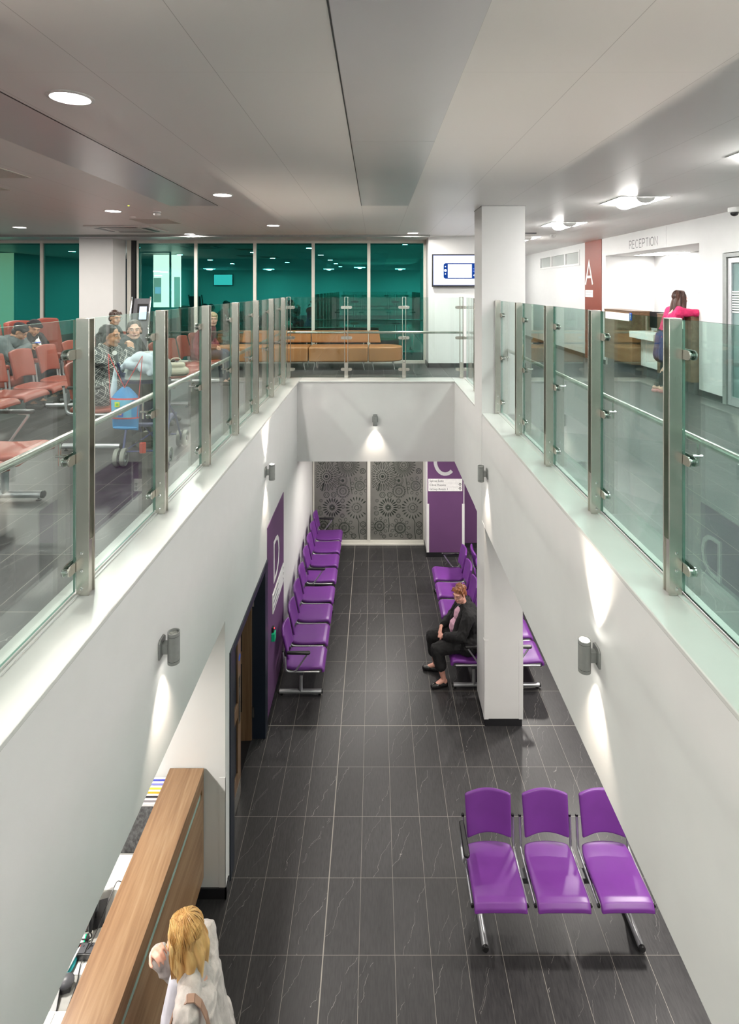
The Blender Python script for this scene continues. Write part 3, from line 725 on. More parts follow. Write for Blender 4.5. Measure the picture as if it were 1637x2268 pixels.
def balustrade(label, loc, rz, posts, y0, y1, rail=None):
    o = tag(empty('glass_balustrade', loc, rz), label, 'balustrade', 'glass balustrades round the void')
    for y in posts: post(o, y)
    e = [y0]+[p for p in posts if y0+.1 < p < y1-.1]+[y1]
    for a, b in zip(e[:-1], e[1:]):
        a += .012; b -= .012
        g = MB(); g.box(-.061, -.049, a, b, .010, POSTH-.008)
        gp = g.build('glass_pane', ['glass', 'gedge'], o)
        for p in gp.data.polygons:
            if abs(p.normal.x) < .5: p.material_index = 1
    r0, r1 = rail or (y0, y1)
    MB().tube([(-.138, r0, .812), (-.138, r1, .812)], .0212, 20).build('handrail', 'steel', o, smooth=True)
    return o
k = 1.043
balustrade('long glass and steel balustrade on the left ledge above the door', (-1.543, 0, ZL), 0, [1.87-k, 1.87]+[2.917+k*i for i in range(7)], -.30, 9.80)
# the right run is turned round: local y = -world y
balustrade('long glass and steel balustrade on the right ledge, camera side of the column', (1.585, 0, ZL), PI, [-(2.917+k*i) for i in range(-2, 4)]+[-7.10], -7.10+.0, .30)
balustrade('short glass balustrade on the right ledge behind the column', (1.585, 0, ZL), PI, [-8.60], -9.80, -7.64)
balustrade('glass balustrade across the far ledge in front of the tan bench', (0, 9.86, ZL), -PI/2, [-1.555, -.52, .52, 1.555], -1.60, 1.60)
balustrade('near glass balustrade under the camera, outside the picture', (0, -.42, ZL), PI/2, [-1.4, -.5, .5, 1.4], -1.44, 1.44)

# ---------------------------------------------------------------- beam seating
def seat_surface():
    mb = MB()
    # local frame: x across, -y front, z up. profile of the upholstered pan (y, z)
    P = [(.185, .452), (.10, .444), (.0, .440), (-.10, .442), (-.20, .452), (-.265, .455), (-.305, .443), (-.330, .415), (-.338, .385)]
    n = len(P)-1
    def prof(v):
        t = v*n; i = min(int(t), n-1); f = t-i; return P[i][0]*(1-f)+P[i+1][0]*f, P[i][1]*(1-f)+P[i+1][1]*f
    def fn(u, v):
        y, z = prof(v); x = (u-.5)*.445
        e = abs(u-.5)*2
        z -= .012*e**6; x *= 1-.10*max(0, (.12-v))/.12*1
        if v < .01: y += .030*(1-(2*u-1)**2)
        return (x, y, z)
    def th(u, v):
        y, z = prof(v); e = abs(u-.5)*2
        d = .052-.010*e**6; t = max(0, min(1, (v-.55)/.45)); t = t*t*(3-2*t)
        return (0, .004+.040*t, -d*(1-t)-.012*t)
    return mb.grid(fn, 16, 24, th)
def back_surface(H=.345, z0=.525, W=.43):
    mb = MB()
    def fn(u, v):
        x = (u-.5)*W*(1-.05*(1-v)); e = (2*u-1)
        z = z0+H*v + .018*v*(1-e*e) + .022*(1-v)*(1-e*e)
        y = .175+.055*v+.018*v*v - .045*e*e
        r = .012*(abs(e)**8)
        return (x, y+r, z-.006*v*abs(e)**12)
    def th(u, v):
        e = abs(2*u-1); q = 1-.35*max(e**10, (2*v-1)**10); return (0, .042*q, -.006)
    return mb.grid(fn, 16, 16, th)
def soft(ob):
    ob.data.polygons.foreach_set('use_smooth', [True]*len(ob.data.polygons)); m_ = ob.modifiers.new('soft', 'SUBSURF'); m_.levels = 1; m_.render_levels = 2
ME_SEAT = seat_surface(); ME_BACK = back_surface()
def bench(label, cat_group, n, mat, loc, rz, arms, pitch=.53):
    o = tag(empty('beam_seating', loc, rz), label, 'seating', cat_group)
    W = n*pitch; xs = [-W/2+pitch*(i+.5) for i in range(n)]
    MB().box(-W/2+.06, W/2-.06, -.045, .045, .315, .365).build('beam', 'dgrey', o, bevel=.004)
    for i, x in enumerate(xs):
        s_ = MB(); s_.v = list(ME_SEAT.v); s_.f = list(ME_SEAT.f); s_.m = list(ME_SEAT.m)
        st = s_.build('seat', mat, o, loc=(x, 0, 0)); soft(st)
        b_ = MB(); b_.v = list(ME_BACK.v); b_.f = list(ME_BACK.f); b_.m = list(ME_BACK.m)
        bk = b_.build('backrest', mat, o, loc=(x, 0, 0)); soft(bk)
        for sx in (-1, 1):
            xx = x+sx*.232
            f = MB().tube([(xx, .225, .66), (xx, .195, .40), (xx, .14, .385), (xx, -.27, .385)], .0115, 10, fillet=.05).build('side_frame', 'silver', o, smooth=True)
            MB().tube([(xx, .226, .655), (xx, .229, .672)], .0135, 10).build('end_cap', 'black', f); MB().tube([(xx, -.268, .385), (xx, -.284, .385)], .0135, 10).build('end_cap', 'black', f)
        MB().box(x-.232, x+.232, -.02, .05, .36, .392).build('seat_bracket', 'dgrey', o)
    for x in (-W/2+.14, W/2-.14):
        l = MB().tube([(x, 0, .04), (x, 0, .335)], .026, 16).build('leg', 'silver', o, smooth=True)
        MB().tube([(x, -.295, .046), (x, .30, .046)], .0275, 18).build('foot_bar', 'silver', l, smooth=True)
        for yy in (-.297, .302): MB().lathe([(.0282, -.012), (.0282, .004), (.022, .009)], (x, yy, .046), 18, M=Matrix.Rotation(PI/2 if yy < 0 else -PI/2, 4, 'X')).build('end_cap', 'black', l)
        for yy in (-.26, .26): MB().lathe([(.020, 0), (.020, .008), (.008, .012), (.008, .03)], (x, yy, 0), 14).build('glide', 'black', l)
    for xa in arms:
        x = -W/2+.012 if xa == 'L' else W/2-.012
        a = MB(); a.tube([(x, .19, .60), (x, .185, .43), (x, .15, .40), (x, .06, .40), (x, -.10, .625), (x, -.085, .64), (x, -.02, .645)], .0115, 10, fillet=.035)
        a.build('arm_frame', 'silver', o, smooth=True)
        n_ = 10; poly = []
        for kx in range(n_+1): t = -PI/2+PI*kx/n_; poly.append((-.12-.028*math.cos(t), .028*math.sin(t)))
        poly = [(p[1]+x, p[0]) for p in poly]+[(x-.022, .17), (x+.022, .17)][::-1]
        MB().prism(poly, 2, .640, .672).build('armrest', 'black', o, bevel=.010, smooth=True)
    return o
GP, GR = 'purple beam seats in the lower waiting area', 'brick red beam seats in the upper waiting area'
bench('purple three-seat beam bench facing the camera at lower right, cut by the white wall', GP, 3, 'purple', (1.578, 4.87, 0), 0, ['L'])
bench('purple four-seat beam bench along the left wall, beside the purple D panel', GP, 4, 'purple', (-1.02, 8.42, 0), PI/2, ['L'])
bench('purple four-seat beam bench along the left wall, next to the flower window', GP, 4, 'purple', (-1.02, 10.62, 0), PI/2, ['L', 'R'])
bench('purple five-seat beam bench facing left, carrying the seated person in black', GP, 5, 'purple', (1.375, 8.81, 0), -PI/2, ['L', 'R'])
bench('purple five-seat beam bench facing right, mostly hidden behind the column', GP, 5, 'purple', (2.00, 8.81, 0), PI/2, ['L', 'R'])
bench('red beam bench with empty seats and arm nearest the left picture edge', GR, 4, 'red', (-2.86, 3.31, ZU), PI/2, ['R'])
bench('red three-seat beam bench behind the pushchair', GR, 3, 'red', (-2.86, 6.18, ZU), PI/2, ['L'])
bench('red beam bench carrying the person in the maroon coat', GR, 4, 'red', (-2.86, 8.47, ZU), PI/2, ['L'])
bench('red beam bench of empty seats in front of the two people in dark caps', GR, 4, 'red', (-4.19, 6.54, ZU), PI/2, ['R'])
bench('red beam bench carrying the person in the dark suit', GR, 4, 'red', (-4.19, 8.72, ZU), PI/2, ['L'])
def highback(label, loc, rz):
    o = tag(empty('high_back_chair', loc, rz), label, 'chair', 'red high-backed chairs by the left windows')
    mb = MB()
    def fn(u, v):
        e = 2*u-1; return (e*.30*(1-.10*v**4), .16+.09*v-.035*e*e, .46+.68*v+.02*(1-e*e)*v)
    mb.grid(fn, 14, 14, lambda u, v: (0, .085, 0)); mb.build('backrest', 'red', o, smooth=True, bevel=.02)
    MB().box(-.27, .27, -.30, .20, .34, .46).build('seat', 'red', o, bevel=.03, smooth=True)
    for sx in (-1, 1):
        MB().box(sx*.27, sx*.33, -.28, .20, .34, .64).build('arm_panel', 'red', o, bevel=.02)
        for sy in (-.24, .2): MB().tube([(sx*.27, sy, 0), (sx*.25, sy*.9, .36)], .014, 10).build('leg', 'silver', o, smooth=True)
    return o
highback('red high-backed chair, empty, right of the person in black jacket and cap', (-5.03, 8.80, ZU), PI/2)
highback('red high-backed chair carrying the person in black jacket and cap', (-5.03, 8.10, ZU), PI/2)
highback('red high-backed chair carrying the person in grey jacket, at the left picture edge', (-5.03, 7.40, ZU), PI/2)

# ---------------------------------------------------------------- tan bench under the windows
o = tag(empty('waiting_sofa', (-1.33, 11.2, ZU)), 'long tan-orange upholstered bench sofa on chrome legs under the teal windows', 'sofa')
def pad(name, x0, x1, y0, y1, z0, z1, bv=.03):
    m_ = MB().box(x0, x1, y0, y1, z0, z1).build(name, 'orange', o, bevel=bv, bseg=4, smooth=True)
for x0 in (-1.19, 0):
    pad('seat', x0+.006, x0+1.184, -.32, .32, .165, .465)
    MB().box(x0+.006, x0+1.184, .20, .34, .462+.04, .75, M=Matrix.Translation((0, 0, 0))).build('backrest', 'orange', o, bevel=.025, bseg=4)
    for xx in (x0+.10, x0+1.09):
        MB().box(xx-.012, xx+.012, .24, .30, .44, .52).build('back_bracket', 'mgrey', o)
    for xx, dx in ((x0+.13, -.035), (x0+1.08, .035)):
        for yy in (-.24, .24): MB().tube([(xx+dx, yy, 0), (xx+dx*.4, yy, .09), (xx, yy, .17)], .016, 12, rs=[.010, .014, .022]).build('leg', 'chrome', o, smooth=True)
for sgn, xb in ((1, 1.19), (-1, -1.19)):
    poly = [(xb+sgn*.006, .32)]+[(xb+sgn*(.006+.70*math.sin(a)**.8), .32*math.cos(a)) for a in [PI*i/20 for i in range(21)]]
    poly = [(xb+sgn*.006, -.32)]+[(xb+sgn*(.20+.49*math.cos(a)), .32*math.sin(a)) for a in [-PI/2+PI*i/24 for i in range(25)]]+[(xb+sgn*.006, .32)]
    MB().prism(poly, 2, .165, .465).build('end_seat', 'orange', o, bevel=.03, bseg=4, smooth=True)
    q = [(xb+sgn*.006, .50), (xb+sgn*.26, .50), (xb+sgn*.22, .75), (xb+sgn*.006, .75)]
    MB().prism(q, 1, .20, .34).build('end_backrest', 'orange', o, bevel=.02, bseg=3)
    for xx, yy in ((.08, -.24), (.50, -.18), (.50, .18)): MB().tube([(xb+sgn*(xx+.03), yy, 0), (xb+sgn*(xx+.01), yy, .09), (xb+sgn*xx, yy, .17)], .016, 12, rs=[.010, .014, .022]).build('leg', 'chrome', o, smooth=True)

# ---------------------------------------------------------------- television
o = tag(empty('television', (1.73, 11.235, 5.93)), 'wall-mounted television with white picture of a phone, beside the column', 'television')
MB().box(-.565, .565, -.02, .03, -.335, .335).build('casing', 'black', o, bevel=.006)
MB().box(-.2, .2, .03, .06, -.15, .15).build('bracket', 'black', o)
MT['tv_w'] = emis('screen_white', (.93, .96, 1), 1.25); MT['tv_b'] = emis('screen_blue', (.006, .03, .16), 1.0); MT['tv_lb'] = emis('screen_light_blue', (.10, .16, .55), 1)
MB().box(-.54, .54, -.0215, -.019, -.30, .31).build('screen', 'tv_w', o)
mb = MB(); mb.box(-.54, .54, -.0225, -.0215, -.30, -.29, 1); mb.box(-.54, -.53, -.0225, -.0215, -.29, .31, 1); mb.box(.53, .54, -.0225, -.0215, -.29, .31, 1); mb.box(-.53, .53, -.0225, -.0215, .30, .31, 1)
n_ = 8; R_ = .05
cor = [(cx+R_*math.cos(a0+PI/2*i/n_), cz+R_*math.sin(a0+PI/2*i/n_)) for cx, cz, a0 in ((.30, .10, 0), (-.28, .10, PI/2), (-.28, -.12, PI), (.30, -.12, -PI/2)) for i in range(n_+1)]
mb.prism(cor, 1, -.0228, -.0216, 0)
mb.box(-.24, .25, -.0236, -.0228, -.15, .13, 2)
mb.prism([(.30, .12), (.335, .12), (.335, -.02)], 1, -.0238, -.0229, 1)
for zz in (.08, 0, -.07): mb.box(-.30, -.28, -.0238, -.0229, zz-.012, zz+.012, 2)
mb.lathe([(.020, 0), (.027, 0)], (-.29, -.0238, 0), 20, 2, Matrix.Rotation(PI/2, 4, 'X'), caps=False)
for zz in (-.02, .01, .04): mb.box(.275, .32, -.0238, -.0229, zz-.006, zz+.006, 1)
mb.lathe([(.008, 0), (.016, 0)], (.30, -.0238, -.10), 16, 2, Matrix.Rotation(PI/2, 4, 'X'), caps=False)
mb.build('phone_graphic', ['tv_b', 'tv_lb', 'tv_w'], o)
o = tag(empty('television', (-9.1, -8.9, 6.06)), 'television on the back wall, seen only as a reflection in the windows', 'television')
MB().box(-.58, .58, -.03, .03, -.34, .34).build('casing', 'black', o); MB().box(-.55, .55, .029, .031, -.31, .31).build('screen', 'tv_w', o)

# ---------------------------------------------------------------- upper reception
ST_ = 'counter'
def ublock(label, y0, y1):
    o = tag(empty('reception_counter', (4.84, (y0+y1)/2, ZU)), label, ST_, 'walnut reception counter blocks')
    h = (y1-y0)/2
    MB().box(0, .36, -h, h, .19, 1.185).build('body', 'wood_up', o, bevel=.002)
    MB().box(-.006, .366, -h-.004, h+.004, 1.186, 1.206).build('top', 'wood_up', o, bevel=.002)
    MB().box(.06, .34, -h+.02, h-.02, 0, .19).build('plinth', 'dgrey', o)
    return o
MT['litsign'] = emis('lit_sign_panel', (1, .96, .80), 1.6)
a = ublock('walnut reception counter block on the left, with lit panel and blue sticker', 10.30, 11.55)
MB().box(-.010, 0, -.50, .55, 1.01, 1.15).build('lit_panel', 'litsign', a)
MB().box(-.010, 0, -.615, -.53, 1.03, 1.17).build('wheelchair_sticker', MT['blue'], a)
mb = MB(); mb.lathe([(.014, 0), (.022, 0)], (-.0108, -.575, 1.085), 16, 0, Matrix.Rotation(PI/2, 4, 'Y'), caps=False); mb.box(-.0112, -.0105, -.580, -.570, 1.09, 1.145); mb.box(-.0112, -.0105, -.595, -.572, 1.105, 1.113); mb.ball((-.011, -.573, 1.153), (.001, .007, .007)); mb.build('wheelchair_symbol', 'white', a)
b = ublock('walnut reception counter block the person in pink leans on', 8.39, 9.39)
MB().box(-.010, 0, -.33, .07, 1.0, 1.13).build('lit_panel', 'litsign', b)
text_mesh('panel_lettering', 'Stand', .115, 'lgrey', b, Matrix.Translation((-.0115, .05, 1.03)) @ Matrix.Rotation(-PI/2, 4, 'Z') @ Matrix.Rotation(PI/2, 4, 'X'))
o = tag(empty('low_desk', (5.0, 9.845, ZU)), 'low white desk between the two walnut reception blocks', 'desk')
MB().box(-.22, .32, -.45, .45, .72, .84).build('desk_top', 'white', o, bevel=.004); MB().box(.0, .30, -.45, .45, .19, .72).build('modesty_panel', 'white', o); MB().box(.05, .28, -.45, .45, 0, .19).build('plinth', 'dgrey', o)
o = tag(empty('computer_monitor', (5.22, 10.0, ZU+.8405), .2), 'black computer monitor seen from behind at upper reception', 'monitor')
MB().box(-.02, .03, -.27, .27, .06, .36).build('screen_housing', 'black', o, bevel=.006); MB().prism([(-.03, -.10), (.05, -.10), (.05, .12), (-.09, .12)], 0, .0, .01).build('stand', 'black', o)
MB().box(-.06, .08, -.12, .12, 0, .012).build('base', 'black', o); MB().box(-.015, .02, -.03, .03, .01, .08).build('neck', 'black', o)
o = tag(empty('computer_tower', (5.10, 9.60, ZU+.84), .1), 'black equipment box with red label under the monitor at upper reception', 'computer')
MB().box(-.05, .05, -.16, .16, 0, .32).build('case', 'black', o, bevel=.004); MB().box(-.054, -.05, -.08, .12, .05, .12).build('red_label', MT.setdefault('redlab', noise_mat('red_label', (.7, .06, .03), .5)), o)
o = tag(empty('desk_phone', (5.14, 8.45, ZU+1.207)), 'small dark phone on the reception counter by the right wall', 'phone')
MB().box(-.05, .05, -.06, .06, 0, .03).build('base', 'dgrey', o, bevel=.006); MB().box(-.05, -.02, -.07, .07, .03, .055).build('handset', 'black', o, bevel=.006)
for y in (9.6, 9.95):
    o = tag(empty('wall_notice', (6.095, y+.3, 5.42)), 'small white notice pinned on the reception back wall, %s one' % ('right-hand' if y < 9.8 else 'left-hand'), 'notice')
    MB().box(0, .004, -.10, .10, -.03, .10).build('sheet', 'white', o); MB().box(-.001, .0, -.05, .05, .05, .07).build('print', 'dgrey', o)

# writing
sg = MB(); strokes(sg, 'RECEPTION', (XW-.0042, 10.645, 6.33), (0, -1, 0), (0, 0, 1), .150, .0165, .003, gap=.235)
tag(sg.build('sign_lettering', 'black'), 'thin dark letters reading RECEPTION on the white fascia', 'sign')
sg = MB(); strokes(sg, 'A', (XW-.0155, 12.84, 5.65), (0, -1, 0), (0, 0, 1), .52, .062, .003)
tag(sg.build('sign_letter', 'white'), 'large white letter A on the brick red panel', 'sign')
o = tag(empty('direction_sign', (XW-.012, 12.62, 5.36)), 'small white sign under the letter A on the red panel', 'sign')
MB().box(-.006, 0, -.22, .22, 0, .165).build('sign_board', 'white', o)
mb = MB(); mb.box(-.0075, -.006, -.18, .20, .11, .125); mb.box(-.0075, -.006, -.10, .20, .045, .06); mb.build('print', 'lgrey', o)
sg = MB(); strokes(sg, 'D', (XL+.011, 7.37, 1.63), (0, 1, 0), (0, 0, 1), .50, .058, .003)
tag(sg.build('sign_letter', 'white'), 'large white letter D on the purple wall panel', 'sign')
o = tag(empty('direction_sign', (XL+.008, 7.66, 1.255)), 'white three-row direction sign under the letter D', 'sign')
MB().box(0, .014, -.42, .44, 0, .25).build('sign_board', 'white', o)
mb = MB()
for z in (.198, .118, .038):
    for a_, b_ in ((-.39, -.22), (-.20, -.04)): mb.box(.014, .0155, a_, b_, z, z+.018)
    mb.prism([(.36, z-.01), (.36, z+.035), (.39, z+.012)], 0, .014, .0155)
mb.build('print', 'dgrey', o)
sg = MB(); strokes(sg, 'C', (1.235, 11.335, 1.715), (1, 0, 0), (0, 0, 1), .54, .070, .003)
tag(sg.build('sign_letter', 'lgrey'), 'large grey letter C on the far purple wall, cut by the soffit', 'sign')
o = tag(empty('direction_sign', (1.452, 11.338, 1.365)), 'white direction sign reading Spires Suite, Clinic Rooms, Group Room 1', 'sign')
MB().box(-.352, .352, -.012, 0, 0, .255).build('sign_board', 'white', o)
mb = MB(); mb.box(-.35, .35, -.0126, -.012, .0845, .0865); mb.box(-.35, .35, -.0126, -.012, .1695, .1715)
for z in (.022, .107): mb.box(.298, .312, -.0135, -.012, z, z+.050); mb.prism([(.272, z+.024), (.305, z+.056), (.338, z+.024), (.338, z+.036), (.305, z+.064), (.272, z+.036)], 1, -.0135, -.012)
mb.build('arrow', 'black', o)
for t_, z in (('Spires Suite', .195), ('Clinic Rooms', .110), ('Group Room 1', .025)):
    text_mesh('lettering', t_, .062, 'dgrey', o, Matrix.Translation((-.325, -.0125, z)) @ Matrix.Rotation(PI/2, 4, 'X'))
# ---------------------------------------------------------------- people
def ico(c, r, M=None, sub=2):
    bm = bmesh.new(); bmesh.ops.create_icosphere(bm, subdivisions=sub, radius=1)
    S_ = Matrix.Diagonal((*(r if hasattr(r, '__len__') else (r, r, r)), 1)); T = Matrix.Translation(c) @ ((M.to_4x4()) if M else Matrix.Identity(4)) @ S_
    vs = [T @ v.co for v in bm.verts]; fs = [tuple(v.index for v in f.verts) for f in bm.faces]; bm.free(); return vs, fs
from mathutils import noise as NZ
V = Vector
def blob(name, prims, voxel, mat, parent, smooth=3, fold=0, fq=9):
    """one continuous skin grown over tapered limbs and rounded masses"""
    mb = MB()
    for p in prims:
        if p[0] == 'e':
            vs, fs = ico(p[1], p[2], p[3] if len(p) > 3 else None); mb._add(vs, fs)
        else:
            _, a, b, ra, rb = p; a = Vector(a); b = Vector(b)
            d = (b-a).length
            n = max(2, int(d/max(.004, min(ra, rb)*.8))+1) if d > 1e-5 else 1
            mb._add(*ico(a, ra)); mb._add(*ico(b, rb))
            if d > 1e-5: mb.tube([a.lerp(b, i/3) for i in range(4)], 0, 14, rs=[ra+(rb-ra)*i/3 for i in range(4)])
    me = bpy.data.meshes.new(name+'_src'); me.from_pydata(mb.v, [], mb.f)
    bm = bmesh.new(); bm.from_mesh(me); bmesh.ops.recalc_face_normals(bm, faces=bm.faces); bm.to_mesh(me); bm.free()
    t = bpy.data.objects.new('tmp', me); COL.objects.link(t)
    r = t.modifiers.new('r', 'REMESH'); r.mode = 'VOXEL'; r.voxel_size = voxel; r.use_smooth_shade = True
    bpy.context.view_layer.update(); dg = bpy.context.evaluated_depsgraph_get()
    m2 = bpy.data.meshes.new_from_object(t.evaluated_get(dg)); bpy.data.objects.remove(t); bpy.data.meshes.remove(me)
    bm = bmesh.new(); bm.from_mesh(m2)
    for _ in range(smooth): bmesh.ops.smooth_vert(bm, verts=bm.verts, factor=.5, use_axis_x=True, use_axis_y=True, use_axis_z=True)
    if fold:
        bm.normal_update()
        for v in bm.verts:
            q = V((v.co.x*fq*1.3, v.co.y*fq*1.3, v.co.z*fq*.8)); k1 = 1-2*abs(NZ.noise(q)); k2 = NZ.noise(q*2.7+V((5, 3, 1)))
            v.co += v.normal*fold*(k1*.8+k2*.45-.3)
    bm.to_mesh(m2); bm.free(); m2.name = name
    m2.polygons.foreach_set('use_smooth', [True]*len(m2.polygons)); m2.materials.clear(); m2.materials.append(MT[mat] if isinstance(mat, str) else mat)
    o = bpy.data.objects.new(name, m2); COL.objects.link(o); o.parent = parent; return o
V = Vector
def frame(fwd, up=(0,0,1), side=None):
    f = V(fwd).normalized(); u = V(up); r = f.cross(u).normalized(); u = r.cross(f).normalized()
    M = Matrix((r, f, u)).transposed(); return M       # columns: right, forward, up
def hand_prims(w, d, n, side, curl=.5, sc=1.0):
    """w wrist, d direction of the fingers, n direction the palm faces, side +1: thumb on d x n side"""
    w = V(w); d = V(d).normalized(); n = V(n); n = (n-d*n.dot(d)).normalized(); s = d.cross(n)*side
    P = []; kn = []
    for i, (off, ln) in enumerate(((.030, .085), (.010, .090), (-.010, .086), (-.029, .078))):
        k_ = w+d*ln*sc+s*off*sc; P.append(('c', w+s*off*.6*sc+d*.01, k_, .013*sc, .0115*sc)); kn.append((k_, ln))
    for i, (k_, ln) in enumerate(kn):
        L_ = (.042, .047, .043, .034)[i]*sc; a = curl*.9; p = k_; rr = (.0090, .0093, .0090, .0080)[i]*sc
        for j in range(3):
            dd = d*math.cos(a)+n*math.sin(a); q = p+dd*L_*(1, .62, .5)[j]
            P.append(('c', p, q, rr*(1, .93, .86)[j], rr*(.93, .86, .75)[j])); p = q; a += curl*(1.0, .7, 0)[j]
    t0 = w+s*.018*sc+d*.018*sc; t1 = t0+(s*.7+d*.55+n*.35).normalized()*.042*sc; t2 = t1+(s*.25+d*.8+n*.45).normalized()*.032*sc; t3 = t2+(d*.85+n*.4).normalized()*.024*sc
    P += [('c', t0, t1, .015*sc, .0115*sc), ('c', t1, t2, .0110*sc, .0098*sc), ('c', t2, t3, .0095*sc, .0075*sc)]
    return P
def head_prims(c, M, sc=1.0, fat=1.0):
    def T(x, y, z): return V(c)+M @ V((x*sc, y*sc, z*sc))
    P = [('e', T(0, -.012, .030), (.075*sc, .094*sc, .087*sc), M), ('e', T(0, .018, -.030), (.060*sc*fat, .066*sc, .076*sc), M),
         ('e', T(0, .058, -.090), (.026*sc, .022*sc, .020*sc), M)]
    for s in (-1, 1):
        P += [('e', T(s*.034, .052, -.034), (.025*sc*fat, .027*sc, .028*sc), M), ('e', T(s*.074, -.006, -.010), (.009*sc, .014*sc, .026*sc), M),
              ('c', T(s*.045, .072, .028), T(s*.012, .081, .026), .0105*sc, .0105*sc), ('c', T(s*.048*fat, .0, -.062), T(s*.02, .048, -.090), .017*sc*fat, .018*sc*fat)]
    P += [('c', T(0, .082, .016), T(0, .101, -.024), .0075*sc, .0115*sc), ('e', T(0, .094, -.030), (.0165*sc, .012*sc, .010*sc), M),
          ('e', T(0, .078, -.055), (.026*sc, .014*sc, .016*sc), M)]
    return P, T
def face_parts(root, T, M, sc, brow, glasses=False, lipc='lips', skin='skin'):
    for s in (-1, 1):
        e = MB().ball(T(s*.031, .0745, .006), (.0120*sc, .0090*sc, .0048*sc), M=M); e.ball(T(s*.031, .0815, .006), (.0053*sc, .0030*sc, .0052*sc), 1, M=M)
        e.build('eye', ['eyew', 'iris'], root, smooth=True)
        MB().tube([T(s*.018, .083, .009), T(s*.031, .0845, .0125), T(s*.045, .077, .008)], 0, 8, rs=[.002*sc, .0034*sc, .002*sc]).build('eyelid', skin, root, smooth=True)
        MB().tube([T(s*.016, .089, .024), T(s*.034, .089, .031), T(s*.052, .077, .026)], 0, 8, rs=[.0030*sc, .0036*sc, .002*sc]).build('eyebrow', brow, root, smooth=True)
    m = MB(); m.tube([T(-.024, .083, -.056), T(-.010, .0935, -.0515), T(0, .0925, -.053), T(.010, .0935, -.0515), T(.024, .083, -.056)], 0, 8, rs=[.001*sc, .0038*sc, .0034*sc, .0038*sc, .001*sc])
    m.tube([T(-.022, .083, -.057), T(0, .0925, -.0625), T(.022, .083, -.057)], 0, 8, rs=[.001*sc, .0046*sc, .001*sc]); m.build('lips', lipc, root, smooth=True)
    if glasses:
        g = MB()
        for s in (-1, 1):
            g.tube([T(s*.033+.021*math.cos(a), .101, .004+.015*math.sin(a)) for a in [2*PI*i/20 for i in range(21)]], .0013*sc, 6, cap=False)
            g.tube([T(s*.054, .100, .006), T(s*.076, .06, .008), T(s*.080, -.02, .006)], .0014*sc, 6)
        g.tube([T(-.012, .101, .006), T(.012, .101, .006)], .0014*sc, 6); g.build('glasses', 'dgrey', root, smooth=True)
